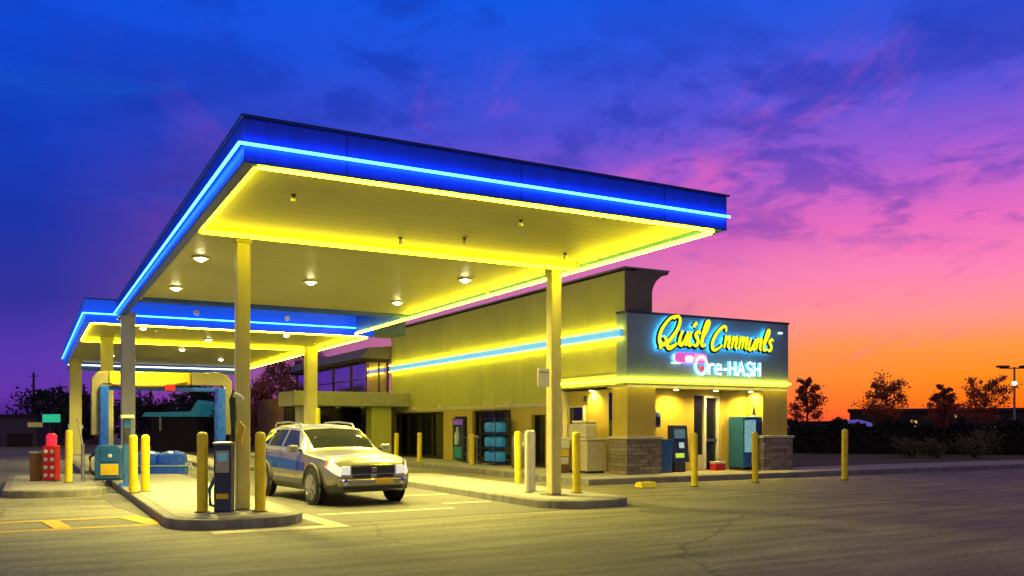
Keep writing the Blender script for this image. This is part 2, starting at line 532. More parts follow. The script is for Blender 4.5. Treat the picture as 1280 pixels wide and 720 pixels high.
# smaller broken puffs
c6 = mth('MULTIPLY', mrange(cnoise(5.2, 10, .62, (9.2, 4.4, 0), .25), .48, .66), mrange(cnoise(1.3, 3, .5, (6.1, 8.8, 0)), .36, .54))
c6 = mth('MULTIPLY', c6, mth('MULTIPLY', mrange(hz, .14, .24), mrange(hz, .6, .45)))
col = mixc(mth('MULTIPLY', c6, .85), col, mixc(.35, lin(8, 42, 165), base))
# thin mauve streaks low over the sunset
c4 = mth('MULTIPLY', mrange(cnoise(3.0, 7, .6, (.4, 3.3, 0), .3, (1.6, .35, 1)), .56, .72), mth('MULTIPLY', mrange(hz, .04, .09), mrange(hz, .22, .14)))
col = mixc(mth('MULTIPLY', mth('MULTIPLY', c4, az), .42), col, lin(190, 82, 150))
sky = node(nt, 'ShaderNodeTexSky', sky_type='NISHITA')
sky.sun_disc = False
sky.sun_elevation = R(-1.5)
sky.sun_rotation = SUN_AZ
sk = mixc(1.0, col, mixc(1.0, sky.outputs[0], (.02, .02, .02), 'MULTIPLY'), 'ADD')
L.new(sk, bg.inputs['Color'])
bg.inputs['Strength'].default_value = 1.14

sl = bpy.data.lights.new('sun', 'SUN')
so = bpy.data.objects.new('sun', sl)
COL.objects.link(so)
sl.energy = .06
sl.angle = R(.5)
sl.color = (1, .55, .25)
so.rotation_euler = (R(88.5), 0, math.pi - SUN_AZ)      # light travels from the sunset, just over the horizon

# ------------------------------------------------------------------ ground
structure('ground', MB().quad((-400, -200, 0), (600, -200, 0), (600, 700, 0), (-400, 700, 0)), asphalt_mat())
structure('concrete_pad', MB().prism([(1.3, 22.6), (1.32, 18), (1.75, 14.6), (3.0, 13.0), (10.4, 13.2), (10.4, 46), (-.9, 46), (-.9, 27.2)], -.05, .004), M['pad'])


def rounded(x0, y0, x1, y1, r, n=6):
    pts = []
    for cx, cy, a0 in ((x1 - r, y0 + r, -90), (x1 - r, y1 - r, 0), (x0 + r, y1 - r, 90), (x0 + r, y0 + r, 180)):
        for k in range(n + 1):
            a = R(a0 + 90 * k / n)
            pts.append((cx + r * math.cos(a), cy + r * math.sin(a)))
    return pts


def island(x0, y0, x1, y1, r):
    structure('traffic_island', MB().prism(rounded(x0, y0, x1, y1, r), -.05, .15), M['curb'], bevel=.025)
    structure('island_top', MB().prism(rounded(x0 + .16, y0 + .16, x1 - .16, y1 - .16, max(.05, r - .16)), .1, .156), M['concrete'])


island(1.72, 13.05, 3.75, 26.2, .75)
island(8.05, 13.15, 10.05, 23.2, .8)
island(-.55, 20.5, 1.45, 27.5, .85)
island(1.3, 29.2, 2.9, 46, .5)
island(5.25, 29.2, 6.5, 46, .5)
island(8.9, 28.2, 10.2, 46, .5)
# pavements round the shop
structure('pavement', MB().prism([(12.35, 18.4), (70, 18.4), (70, 20.6), (12.35 + 9.5, 20.6), (21.85, 60), (12.35, 60)], -.05, .15), M['concrete'], bevel=.02)
structure('kerb', MB().box(12.2, 18.25, -.05, 70, 18.397, .153).box(12.2, 18.4, -.05, 12.347, 60, .153), M['curb'], bevel=.02)
structure('verge', MB().prism([(22.5, 20.603), (160, 20.603), (160, 140), (22.5, 140)], -.05, .14), M['grass'])


def stripe(x0, y0, x1, y1, m, z=.006):
    structure('road_marking', MB().quad((x0, y0, z), (x1, y0, z), (x1, y1, z), (x0, y1, z)), m)


stripe(-6, 14.13, 1.68, 14.28, M['line'])
stripe(-6, 15.5, 1.2, 15.65, M['line'])
structure('road_marking', MB().quad((1.2, 15.65, .010), (1.52, 15.65, .010), (1.86, 14.28, .010), (1.54, 14.13, .010)), M['line'])
structure('road_marking', MB().quad((.12, 15.5, .010), (.36, 15.5, .010), (.52, 14.28, .010), (.28, 14.28, .010)), M['line'])
stripe(-8, 21.2, .0 - .62, 21.36, M['line'])
stripe(2.2, 12.50, 4.15, 12.86, M['wline'])
structure('road_marking', MB().quad((3.86, 12.87, .006), (4.15, 12.87, .006), (4.05, 14.6, .006), (3.82, 14.6, .006)), M['wline'])
stripe(6.9, 15.2, 7.9, 15.4, M['wline'], .010)
stripe(4.2, 14.3, 6.7, 14.48, M['wline'], .010)
stripe(6.7, 17.3, 7.95, 17.5, M['wline'], .010)

# ------------------------------------------------------------------ canopies
ZC = 4.42


def rect_tube(mb, pts, w, h=None):
    h = h or w
    for a, b in zip(pts[:-1], pts[1:]):
        x0, x1 = sorted((a[0], b[0])); y0, y1 = sorted((a[1], b[1])); z = a[2]
        mb.box(x0 - w / 2, y0 - w / 2, z - h / 2, x1 + w / 2, y1 + w / 2, z + h / 2)
    return mb


def light_rod(name, a, b, r, m, parent):
    return MB().tube([a, b], r, 8).build(name, m, parent)


def canopy(label, x0, y0, x1, y1, fh, mid, ceil_end, cols, lamps, sensors, group):
    t = thing('canopy', label, 'canopy', ((x0 + x1) / 2, (y0 + y1) / 2, 0), 0, group)
    th = .14
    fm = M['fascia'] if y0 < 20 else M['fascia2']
    ye = ceil_end
    MB().box(x0 + th, y0 + th, ZC + .16, x1 - th, ye - th, ZC + .28).build('roof_deck', M['roof'], t)
    # fascia, a tray of sheets with folded lips
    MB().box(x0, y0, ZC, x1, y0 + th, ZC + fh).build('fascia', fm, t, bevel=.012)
    MB().box(x0, y0 + th + .002, ZC, x0 + th, y1, ZC + fh).build('fascia', fm, t, bevel=.012)
    MB().box(x1 - th, y0 + th + .002, ZC, x1, y1, ZC + fh).build('fascia', M['fascia'], t, bevel=.012)
    MB().box(x0 + th + .002, ye - th, ZC, x1 - th - .002, ye, ZC + fh).build('fascia', M['fascia'], t, bevel=.012)
    cap = MB().box(x0 - .03, y0 - .03, ZC + fh + .002, x1 + .03, y0 + th, ZC + fh + .028)
    cap.box(x0 - .03, y0 + th + .002, ZC + fh + .002, x0 + th, y1 + .03, ZC + fh + .028)
    cap.box(x1 - th, y0 + th + .002, ZC + fh + .002, x1 + .03, y1 + .03, ZC + fh + .028)
    cap.build('fascia_cap', mat('navy_cap', (.012, .025, .12), .5, 0, .12, 2), t)
    # ceiling: a front bay and a back bay either side of a drop beam
    MB().box(x0 + th, y0 + th, ZC + .10, x1 - th, mid - .09, ZC + .158).build('ceiling_panel', M['ceil'], t)
    MB().box(x0 + th, mid + .09, ZC + .10, x1 - th, ye - th - .002, ZC + .158).build('ceiling_panel', M['ceil'], t)
    MB().box(x0 + th + .002, mid - .088, ZC + .01, x1 - th - .002, mid + .088, ZC + .156).build('drop_beam', M['col'], t)
    # light tubes
    zb = ZC + fh * .38
    light_rod('blue_light', (x0 - .06, y0 - .06, zb), (x1, y0 - .06, zb), .018, M['cyan'], t)
    light_rod('blue_light', (x0 - .06, y0 - .06, zb), (x0 - .06, y1, zb), .018, M['cyan'], t)
    light_rod('yellow_light', (x0 + .17, y0 + .10, ZC - .014), (x1 - .17, y0 + .10, ZC - .014), .014, M['yneon3'], t)
    light_rod('yellow_light', (x0 + .18, y0 + .17, ZC + .03), (x0 + .18, mid, ZC + .03), .03, M['yneon'], t)
    light_rod('yellow_light', (x1 - .17, y0 + .17, ZC - .02), (x1 - .17, y1 - .1, ZC - .02), .03, M['yneon3'], t)
    light_rod('yellow_light', (x0 + .18, mid - .12, ZC + .0), (x1 - .17, mid - .12, ZC + .0), .035, M['yneon'], t)
    MB().box(x0 + th + .002, mid + .12, ZC + .03, x0 + th + .05, ye - th - .01, ZC + .075).build('edge_trim', M['trim'], t)
    for cx, cy, zb0, m, hw in cols:
        c = MB().box(cx - hw, cy - hw, zb0 + .02, cx + hw, cy + hw, ZC + .10).build('column', m, t, bevel=.02)
        MB().box(cx - hw - .08, cy - hw - .08, zb0 - .001, cx + hw + .08, cy + hw + .08, zb0 + .018).build('base_plate', M['steel'], c)
        MB().box(cx - hw - .02, cy - hw - .02, ZC - .03, cx + hw + .02, cy + hw + .02, ZC + .099).build('column_head', m, c, bevel=.01)
    for lx, ly in lamps:
        o = MB().lathe([(.16, ZC + .098), (.165, ZC + .07), (.12, ZC + .062), (.115, ZC + .085)], lx, ly, 20).build('ceiling_lamp', M['ceil'], t, smooth=True)
        MB().lathe([(.085, ZC + .078), (.08, ZC + .045), (.04, ZC + .02)], lx, ly, 16).build('lamp_lens', M['lamp'], o, smooth=True)
        ld = bpy.data.lights.new('canopy_downlight', 'SPOT')
        ld.energy = 2500 if y0 < 20 else 1500
        ld.color = (1, .85, .20)
        ld.spot_size = R(150); ld.spot_blend = .8
        ld.shadow_soft_size = .10
        lo = bpy.data.objects.new('canopy_downlight', ld)
        COL.objects.link(lo)
        lo.parent = t
        lo.location = W[t].inverted() @ Vector((lx, ly, ZC + .03))
    for sx, sy in sensors:
        o = MB().lathe([(.035, ZC + .099), (.035, ZC + .085), (.012, ZC + .08), (.012, ZC + .06)], sx, sy, 12).build('sensor', M['dsteel'], t, smooth=True)
        MB().lathe([(.012, ZC + .06), (.04, ZC + .045), (.036, ZC + .01), (.012, ZC - .005)], sx, sy, 12).build('sensor_eye', M['steel'], o, smooth=True)
    return t


c1_ = canopy('large blue edged canopy in front over the silver car, seen from its lit corner', 2.06, 9.92, 9.12, 26.6, .50, 13.9, 22.3,
             [(2.94, 14.27, .156, M['col'], .105), (8.86, 14.45, .156, M['col'], .11), (2.25, 25.4, .156, M['colgrey'], .17)],
             [(2.65, 16.4), (2.75, 20.2), (5.1, 18.0), (7.8, 16.2), (7.8, 20.0)],
             [(3.0, 11.4), (6.3, 11.2), (6.1, 12.7), (8.2, 13.0), (8.85, 13.6), (8.8, 17.2), (5.2, 13.2)], 'car wash canopies')
c2_ = canopy('second blue edged canopy farther back, over the blue and yellow wash arch', 1.32, 27.4, 9.85, 46.6, .66, 33.6, 46.5,
             [(2.26, 33.0, .156, M['col'], .19), (1.75, 44.6, .156, M['col'], .25), (9.4, 33.2, .156, M['col'], .21), (9.4, 45.5, .156, M['col'], .2)],
             [(3.0, 29.0), (7.4, 29.0), (5.4, 31.8), (5.2, 36.5), (3.0, 41), (7.5, 41)],  # front pair of lamps added to brighten the wash arch
             [(3.4, 29.2), (6.4, 30.0), (8.9, 31)], 'car wash canopies')
MB().box(1.48, 46.32, ZC - .30, 9.7, 46.355, ZC - .002).build('hanging_panel', mat('bright_blue_panel', (.02, .12, .60), .4), c2_)
light_rod('white_light', (1.5, 46.28, ZC - .04), (9.7, 46.28, ZC - .04), .03, mat('white_light_tube', (.8, .8, .6), .4, 0, 0, emit=(1, .93, .62), es=3), c2_)
# small conduit boxes on the second fascia, unlit end cabinet
for bx_ in (4.3, 7.0):
    MB().lathe([(.05, 27.398), (.09, 27.36), (.07, 27.31)], bx_, 0, 14, 'y', ZC + .44).build('fascia_lamp', M['white'], c2_, smooth=True)
MB().box(9.86, 27.45, ZC + .1, 11.0, 28.6, ZC + .66).build('end_cabinet', mat('grey_green_sheet', (.16, .24, .20), .5), c2_, bevel=.02)

# ------------------------------------------------------------------ bollards
boll = thing('bollard', 'near yellow bollard left of the navy pedestal on the front island', 'bollard', (2.32, 14.2, .156), 0, 'yellow bollards')
prof = [(.083, 0), (.083, 1.18), (.079, 1.205), (.066, 1.228), (.04, 1.243), (.005, 1.248)]
MB().lathe(prof, 0, 0, 20).build('post', M['bollard'], boll, world=False, smooth=True)
MB().lathe([(.12, 0), (.12, .012), (.085, .02)], 0, 0, 20).build('base_collar', M['rust'], boll, world=False, smooth=True)
for x, y, z, sc, lab in [
    (3.13, 13.88, .156, 1.0, 'near yellow bollard just right of the front cream column, left of the car'),
    (1.78, 19.0, .156, .93, 'left one of the two yellow bollards in front of the low blue machine'),
    (2.02, 19.2, .156, .93, 'right one of the two yellow bollards in front of the low blue machine'),
    (.76, 23.2, .156, 1.0, 'yellow bollard next to the red dispenser on the far left island'),
    (11.97, 30.8, 0, .98, 'yellow bollard just behind the bonnet of the silver car'),
    (12.5, 29.85, .15, .88, 'slim yellow bollard before the dark shop windows, second to the right of the car'),
    (13.15, 26.8, .15, .86, 'yellow bollard beside the narrow poster window of the shop'),
    (10.25, 18.35, 0, 1.1, 'yellow bollard before the shop window holding the blue water bottles'),
    (9.52, 14.65, .156, .98, 'yellow bollard right of the lit cream column, before the pale ice chest'),
    (14.33, 16.74, 0, 1.06, 'yellow bollard before the shop front between stone pillar and dark blue kiosk'),
    (16.75, 17.15, 0, 1.07, 'yellow bollard before the teal vending machine'),
    (19.65, 16.72, 0, 1.13, 'yellow bollard farthest right, alone against the dark hedge'),
    (9.2, 31.5, .156, 1.6, 'yellow bollard far behind the car roof beside the rear column'),
    ]:
    b = copy_tree(boll)
    b.location = (x, y, z)
    b.scale = (1, 1, sc)
    b.rotation_euler = (R(rnd.uniform(-1, 1)), R(rnd.uniform(-1, 1)), rnd.uniform(0, 6))
    b['label'] = lab
    b['group'] = 'yellow bollards'
# two pale posts left of the right column
pp = thing('pale_post', 'left one of the two pale posts beside the lit cream column', 'post', (8.72, 15.2, .156), 0, 'pale posts')
MB().lathe([(.07, 0), (.07, 1.2), (.06, 1.235), (.02, 1.25)], 0, 0, 16).build('post', M['bollwhite'], pp, world=False, smooth=True)
MB().lathe([(.11, 0), (.11, .015), (.08, .02)], 0, 0, 16).build('base_collar', M['steel'], pp, world=False, smooth=True)
q = copy_tree(pp); q.location = (8.98, 15.5, .156); q['label'] = 'right one of the two pale posts, touching the lit cream column'

# ------------------------------------------------------------------ shop
XS, YF = 14.4, 19.6
ZT = 5.8
shop = thing('shop', 'tan car wash shop with flared parapet, yellow light lines and stone based corner pillars', 'shop', (17.4, 24, .15))
Z0 = .14
# long side wall: lower openings (y ranges) from back to corner
opens = [(37.4, 31.9, 2.05, 'w'), (30.75, 29.75, 1.85, 'p'), (29.3, 26.3, 2.05, 'w'), (24.9, 24.0, 1.85, 'd')]
ZL = 2.15
MB().box(XS, 23.1, ZL, XS + .42, 37.7, ZT).build('side_wall', M['stucco'], shop)
w = MB()
segs = sorted([(a[1], a[0]) for a in opens])
y = 23.1
for a, b in segs:
    w.box(XS, y, Z0, XS + .42, a, ZL - .002)
    y = b
w.box(XS, y, Z0, XS + .42, 37.7, ZL - .002)
for (a, b, zt, k) in opens:
    w.box(XS, b + .002, zt, XS + .42, a - .002, ZL - .002)
w.build('lower_wall', M['stucco2'], shop)
for (a, b, zt, k) in opens:
    o = MB().box(XS + .20, b, Z0 + .06, XS + .23, a, zt).build('window', M['glass'], shop)
    f = MB()
    n = max(1, round((a - b) / 1.35))
    for i in range(n + 1):
        yy = b + (a - b) * i / n
        f.box(XS + .13, max(b, yy - .035), Z0 + .062, XS + .197, min(a, yy + .035), zt - .002)
    f.box(XS + .14, b, zt - .07, XS + .196, a, zt - .001)
    f.box(XS + .14, b, Z0 + .01, XS + .196, a, Z0 + .12)
    f.build('window_frame', M['frame'], o)
    if k == 'p':
        pst = MB().box(XS + .10, b + .12, Z0 + .2, XS + .128, a - .10, 1.78).build('poster', M['navy'], o)
        # flat panels of the poster
MB().box(XS - .05, 23.12, ZL - .05, XS - .002, 37.7, ZL + .05).build('wall_band', M['trim'], shop, bevel=.01)
# parapet with flared cornice, seen end-on over the corner
cpro = [(XS, ZT - 1.15), (XS + .93, ZT - 1.15), (XS + .93, ZT - .62), (XS + .97, ZT - .42), (XS + 1.08, ZT - .22), (XS + 1.28, ZT - .06), (XS + 1.52, ZT), (XS + 1.52, ZT + .07), (XS, ZT + .07)]
MB().prism([(XS + .425, ZT - 1.3)] + cpro[1:-1] + [(XS + .425, ZT + .07)], 19.72, 37.7, 'y').build('parapet_cornice', M['cornice'], shop)
MB().box(XS - .03, 19.70, ZT + .075, XS + 1.56, 37.74, ZT + .12).build('parapet_coping', M['coping'], shop, bevel=.01)
# upper wall over the corner
MB().box(XS, 19.742, 2.62, XS + .42, 23.098, ZT).build('corner_wall', M['stucco'], shop)
MB().box(XS, 19.705, 4.69, XS + .93, 19.737, ZT).build('parapet_end', M['cornice'], shop)
# light lines on the side wall
zs = 4.08
MB().box(XS - .11, 19.8, zs - .10, XS - .001, 37.6, zs + .10).build('blue_band', mat('blue_band_lens', (.05, .25, .6), .4, 0, 0, emit=(.10, .34, .80), es=.9), shop)
for dz in (-.145, .145):
    MB().tube([(XS - .13, 19.75, zs + dz), (XS - .13, 37.6, zs + dz)], .018, 8).build('yellow_light', M['yneon2'], shop)
# rear end wall and flat roofs
MB().box(XS + .42, 37.3, Z0, 21.6, 37.7, 4.5).build('rear_wall', M['stucco'], shop)
MB().box(XS + .425, 19.9, 4.3, 20.5, 37.3, 4.42).build('roof', M['roof'], shop)
MB().box(20.2, 20.6, Z0, 20.5, 37.298, 4.5).build('far_wall', M['stucco'], shop)
# front: sign box over a recessed entrance
MB().box(XS - .02, YF, 2.66, 20.52, YF + .5, 4.62).build('sign_box', M['signpan'], shop, bevel=.01)
MB().box(XS - .02, YF + .502, 2.66, XS - .002, 23.1, 2.95).build('light_shelf', M['trim'], shop)
MB().box(XS - .05, YF - .03, 4.622, 20.55, YF + .5, 4.68).build('sign_coping', mat('sign_coping', (.05, .05, .10), .5, .3), shop, bevel=.008)
light_rod('yellow_light', (XS - .06, YF - .05, 2.78), (20.55, YF - .05, 2.78), .032, M['yneon2'], shop)
light_rod('yellow_light', (XS - .06, YF - .05, 2.78), (XS - .06, 23.1, 2.78), .032, M['yneon2'], shop)
MB().box(XS + .02, YF + .02, 2.56, 20.5, 20.6, 2.655).build('soffit', M['trim'], shop)
WY = 20.35
# front wall with door opening 17.88-18.45
fw = MB().box(15.4, WY, Z0, 17.40, WY + .25, 2.555).box(18.45, WY, Z0, 20.2, WY + .25, 2.555).box(17.42, WY, 2.40, 18.43, WY + .25, 2.555)
fw.build('front_wall', M['stucco2'], shop)
MB().box(17.42, WY + .10, Z0 + .02, 17.80, WY + .14, 2.39).build('window', M['glass'], shop)
d = MB().box(17.90, WY + .12, Z0 + .03, 18.36, WY + .16, 2.34).build('door', M['glass'], shop)
fr = MB().box(17.82, WY + .02, Z0, 17.898, WY + .20, 2.395).box(18.362, WY + .02, Z0, 18.428, WY + .20, 2.395).box(17.90, WY + .02, 2.342, 18.36, WY + .2, 2.395)
fr.build('door_frame', M['white'], d)
MB().box(17.90, WY + .06, 1.02, 18.36, WY + .115, 1.10).build('push_bar', M['steel'], d)
MB().box(17.41, WY + .05, Z0, 17.815, WY + .09, .62).build('kick_panel', M['trim'], d)
# pillars
for (px0, px1) in ((XS - .02, 15.42), (19.45, 20.52)):
    p = MB().box(px0 + .03, YF + .02, 1.17, px1 - .03, 20.34, 2.557).build('pillar', M['stucco2'], shop)
    MB().box(px0 - .09, YF - .12, Z0 - .0, px1 + .07, 20.345, 1.12).build('pillar_base', M['stone'], p, bevel=.015)
    MB().box(px0 - .13, YF - .16, 1.122, px1 + .11, 20.348, 1.20).build('ledge', M['trim'], p, bevel=.015)
# side return near the corner: recessed wall with door and niche
MB().box(XS + .25, 20.36, Z0, XS + .42, 23.098, 2.555).build('side_return', M['stucco2'], shop)
MB().box(XS + .0, 22.95, Z0, XS + .248, 23.098, 2.555).build('side_post', M['trim'], shop)
dd = MB().box(XS + .20, 22.1, Z0 + .02, XS + .247, 22.85, 2.05).build('door', M['glass'], shop)
MB().box(XS + .16, 22.04, Z0, XS + .249, 22.098, 2.10).box(XS + .16, 22.852, Z0, XS + .249, 22.91, 2.10).box(XS + .16, 22.1, 2.052, XS + .249, 22.85, 2.10).build('door_frame', M['trim'], dd)
MB().box(XS + .20, 20.40, Z0 + .02, XS + .247, 20.78, 2.45).build('window', M['glass'], shop)
MB().box(XS + .20, 21.9, 2.22, XS + .247, 22.1, 2.40).build('wall_speaker', M['dsteel'], shop)
# soffit lamps
for lx, ly in ((15.0, 20.0), (16.4, 19.95), (17.9, 19.95), (19.3, 19.95), (14.55, 21.6)):
    o = MB().lathe([(.09, 2.558), (.09, 2.54), (.07, 2.535)], lx, ly, 14).build('soffit_lamp', M['white'], shop)
    MB().lathe([(.065, 2.534), (.06, 2.528)], lx, ly, 14).build('lamp_lens', M['lamp'], o)
    ld = bpy.data.lights.new('soffit_light', 'SPOT'); ld.energy = 200; ld.color = (1, .68, .10)
    ld.spot_size = R(160); ld.spot_blend = .7; ld.shadow_soft_size = .06
    lo = bpy.data.objects.new('soffit_light', ld); COL.objects.link(lo); lo.parent = shop
    lo.location = W[shop].inverted() @ Vector((lx, ly, 2.51))
# wall lamps above the side windows
for ly in (36.6, 34.9, 32.2, 28.0, 26.5):
    o = MB().box(XS - .12, ly - .06, 2.20, XS - .002, ly + .06, 2.30).build('wall_lamp', M['white'], shop, bevel=.01)

# rear glazed porch of the shop
rp = thing('glazed_porch', 'glazed entrance block with sloping roof behind the silver car, purple in its glass', 'porch', (12.8, 38.2, 0))
pg_ = mat('purple_mirror_glass', (.62, .42, .80), .07, .9, .35, .5)
MB().box(13.36, 38.02, 2.9, 13.40, 50, 4.40).build('side_glass', pg_, rp)
MB().box(13.42, 37.98, 2.9, 14.38, 38.02, 4.40).build('front_glass', pg_, rp)
m_ = MB()
for yy in (37.98, 40.2, 43.0, 46.2, 49.9):
    m_.box(13.30, yy, 2.9, 13.355, yy + .09, 4.40)
m_.box(13.31, 38.08, 3.62, 13.352, 49.9, 3.67)
m_.box(13.88, 37.93, 2.9, 13.95, 37.975, 4.40)
m_.box(14.30, 37.93, 2.9, 14.38, 37.975, 4.40)
m_.build('mullions', M['frame'], rp)
MB().prism([(12.95, 4.55), (13.30, 5.02), (14.38, 5.12), (14.38, 4.55)], 37.6, 50.3, 'y').build('sloping_roof', mat('grey_roof_sheet', (.13, .12, .12), .6), rp)
MB().box(13.0, 37.7, 4.402, 14.38, 50.2, 4.545).build('eave', M['bgdark'], rp)
MB().box(9.35, 35.4, 2.32, 14.38, 38.0, 2.92).build('porch_slab', mat('olive_fascia', (.34, .34, .22), .7), rp, bevel=.02)
MB().box(12.75, 35.7, .15, 13.65, 36.4, 2.318).build('pillar', M['stucco'], rp)
MB().box(9.6, 35.7, 0, 10.0, 36.2, 2.318).build('pillar', M['colgrey'], rp)
MB().box(9.6, 38.03, 0, 14.38, 38.1, 2.9).build('lower_glass', M['glass'], rp)
MB().box(10.9, 38.12, 0, 14.38, 49, 2.88).build('core', mat('brown_core_wall', (.10, .045, .04), .9, 0, .3, 1.5), rp)
for xx in (11.3, 12.4):
    MB().lathe([(.05, 2.318), (.11, 2.28), (.09, 2.24)], xx, 35.9, 12).build('porch_lamp', M['white'], rp)

# ------------------------------------------------------------------ sign
sg = thing('shop_sign', 'glowing shop sign with yellow script above pink badge and white letters', 'sign', (17.5, YF - .02, 3.7))
SX0 = 15.30


def smooth(pts, n=5):
    out = []
    P = [pts[0]] + list(pts) + [pts[-1]]
    for i in range(1, len(P) - 2):
        p0, p1, p2, p3 = P[i - 1], P[i], P[i + 1], P[i + 2]
        for k in range(n):
            t = k / n
            out.append(tuple(.5 * (2 * p1[j] + (p2[j] - p0[j]) * t + (2 * p0[j] - 5 * p1[j] + 4 * p2[j] - p3[j]) * t * t + (3 * p1[j] - p0[j] - 3 * p2[j] + p3[j]) * t ** 3) for j in (0, 1)))
    out.append(tuple(pts[-1]))
    return out


GL = {  # script strokes in units of the x-height
    'Q': (1.75, [[(1.1, 1.95), (.55, 1.75), (.05, .95), (.05, .25), (.35, -.05), (.85, .2), (1.35, .95), (1.45, 1.65), (1.15, 1.95), (.85, 1.75)], [(.35, .55), (.65, .25), (.95, -.25), (1.35, -.1), (1.6, .1)], [(.25, .1), (.3, -.35)]]),
    'C': (1.35, [[(1.3, 1.35), (1.2, 1.72), (.85, 1.75), (.35, 1.2), (.1, .4), (.3, -.15), (.75, -.1), (1.2, .25)]]),
    'u': (.78, [[(.08, .98), (.02, .3), (.18, .02), (.42, .2), (.6, .95)], [(.6, .95), (.56, .2), (.74, .02)]]),
    'n': (.8, [[(.02, .9), (.1, .95), (.1, .02)], [(.1, .55), (.38, .98), (.52, .8), (.5, .2), (.72, .04)]]),
    'm': (1.15, [[(.02, .9), (.1, .95), (.1, .02)], [(.1, .55), (.34, .98), (.46, .8), (.44, .04)], [(.45, .55), (.72, .98), (.86, .8), (.82, .2), (1.05, .04)]]),
    'i': (.42, [[(.1, .95), (.06, .25), (.2, .02), (.38, .15)], [(.18, 1.3), (.4, 1.62)]]),
    's': (.66, [[(.5, .85), (.3, 1.0), (.12, .75), (.45, .35), (.35, .02), (.06, .1)]]),
    'l': (.55, [[(.05, .3), (.35, 1.1), (.42, 1.65), (.22, 1.7), (.1, 1.0), (.14, .2), (.3, .02), (.48, .15)]]),
    'k': (.7, [[(.1, 0), (.18, 1.55)], [(.55, .95), (.16, .5), (.5, .02)]]),
    'h': (.8, [[(.06, 0), (.14, 1.6)], [(.1, .5), (.36, .95), (.52, .8), (.5, .2), (.7, .04)]]),
}


def script(word, x0, z0, unit, drop):
    x = x0
    out = []
    for ch in word:
        w_, st = GL[ch]
        for s_ in st:
            pts = smooth(s_)
            out.append([(x + (p[0] + .28 * p[1]) * unit, z0 + p[1] * unit - drop * (x + p[0] * unit - x0)) for p in pts])
        x += w_ * unit
    return out, x


def letters(name, strokes, r, m, yface, ysh):
    mb = MB()
    for s_ in strokes:
        n = len(s_)
        rs = [r * (.62 + .48 * math.sin(math.pi * min(1, max(0, (i + .6) / n)))) for i in range(n)]
        mb.tube([(p[0], yface, p[1]) for p in s_], rs, 8, True, .45)
    o = mb.build(name, m, sg, smooth=True)
    mb = MB()
    for s_ in strokes:
        mb.tube([(p[0] - .005, ysh, p[1] - .02) for p in s_], r * 1.75, 8, True, .2)
    mb.build('letter_return', M['ltshadow'], o, smooth=True)
    mb = MB()
    for s_ in strokes:
        mb.tube([(p[0] + .02, YF - .09, p[1] - .01) for p in s_], r * .62, 6, True, .5)
    mb.build('halo_light', M['halo'], o)
    return o


s1, xe = script('Quisl', SX0, 3.79, .415, .006)
letters('script_word', s1, .054, M['ltyel'], YF - .20, YF - .15)
s2, xe2 = script('Cnnmunls', xe + .18, 3.76, .355, .004)
letters('script_word', s2, .047, M['ltyel'], YF - .20, YF - .15)
MB().box(20.02, YF - .12, 4.30, 20.16, YF - .06, 4.36).build('small_mark', M['ltwhite'], sg)
# pink badge
bd = MB().prism([(x_, z_) for x_, z_ in rounded(15.98, 3.30, 17.15, 3.58, .13)], YF - .13, YF - .05, 'y').build('badge', M['ltpink'], sg, bevel=.01)
MB().prism(rounded(16.32, 3.31, 16.62, 3.50, .09), YF - .16, YF - .132, 'y').build('badge_letters', mat('white_badge_face', (.9, .85, .9), .4, 0, 0, emit=(1, .85, .92), es=1.0), bd)
MB().prism(rounded(16.66, 3.36, 17.10, 3.55, .08), YF - .15, YF - .132, 'y').build('badge_tail', M['ltpale'], bd)
MB().prism(rounded(15.88, 3.26, 16.2, 3.30, .02), YF - .1, YF - .05, 'y').build('badge_underline', M['ltwhite'], bd)
MB().prism(rounded(15.96, 3.34, 17.1, 3.54, .1), YF - .045, YF - .02, 'y').build('halo_light', M['halo'], bd)
# block letters: O with a red centre, then strokes of the remaining characters
BG = {
    'O': (.78, [[(.36 + .36 * math.cos(a), .5 + .5 * math.sin(a)) for a in [2 * math.pi * k / 18 for k in range(19)]]]),
    'r': (.42, [[(.06, 0), (.06, .62)], [(.06, .4), (.2, .62), (.36, .58)]]),
    'e': (.50, [[(.05, .32), (.42, .32), (.36, .58), (.18, .62), (.05, .36), (.12, .06), (.42, .06)]]),
    '-': (.30, [[(.03, .34), (.24, .34)]]),
    'H': (.56, [[(.06, 0), (.06, .82)], [(.44, 0), (.44, .82)], [(.06, .42), (.44, .42)]]),
    'A': (.56, [[(.02, 0), (.25, .82), (.48, 0)], [(.12, .3), (.4, .3)]]),
    'S': (.50, [[(.42, .7), (.26, .82), (.08, .68), (.14, .48), (.36, .36), (.42, .14), (.24, 0), (.04, .12)]]),
}
x = 16.70
uo = .50
for word in ('Ore', '-', 'HASH'):
    st = []
    for ch in word:
        w_, ss = BG[ch]
        for s_ in ss:
            st.append([(x + p[0] * uo * 1.2, 2.98 + p[1] * uo * 1.0) for p in s_])
        if ch == 'O':
            MB().lathe([(.085, YF - .17), (.08, YF - .19)], x + .21, 0, 16, 'y', 3.14).build('red_dot', M['ltred'], sg)
        x += w_ * uo * 1.2
    mb = MB()
    for s_ in st:
        mb.tube([(p[0], YF - .15, p[1]) for p in s_], .038, 8, True, .6)
    o = mb.build('block_letters', M['ltwhite'], sg, smooth=True)
    mb = MB()
    for s_ in st:
        mb.tube([(p[0], YF - .06, p[1]) for p in s_], .018, 6, True, .5)
    mb.build('halo_light', mat('soft_cyan_halo', (.1, .5, .7), .4, 0, 0, emit=(.02, .30, .55), es=5), o)
    x += .03

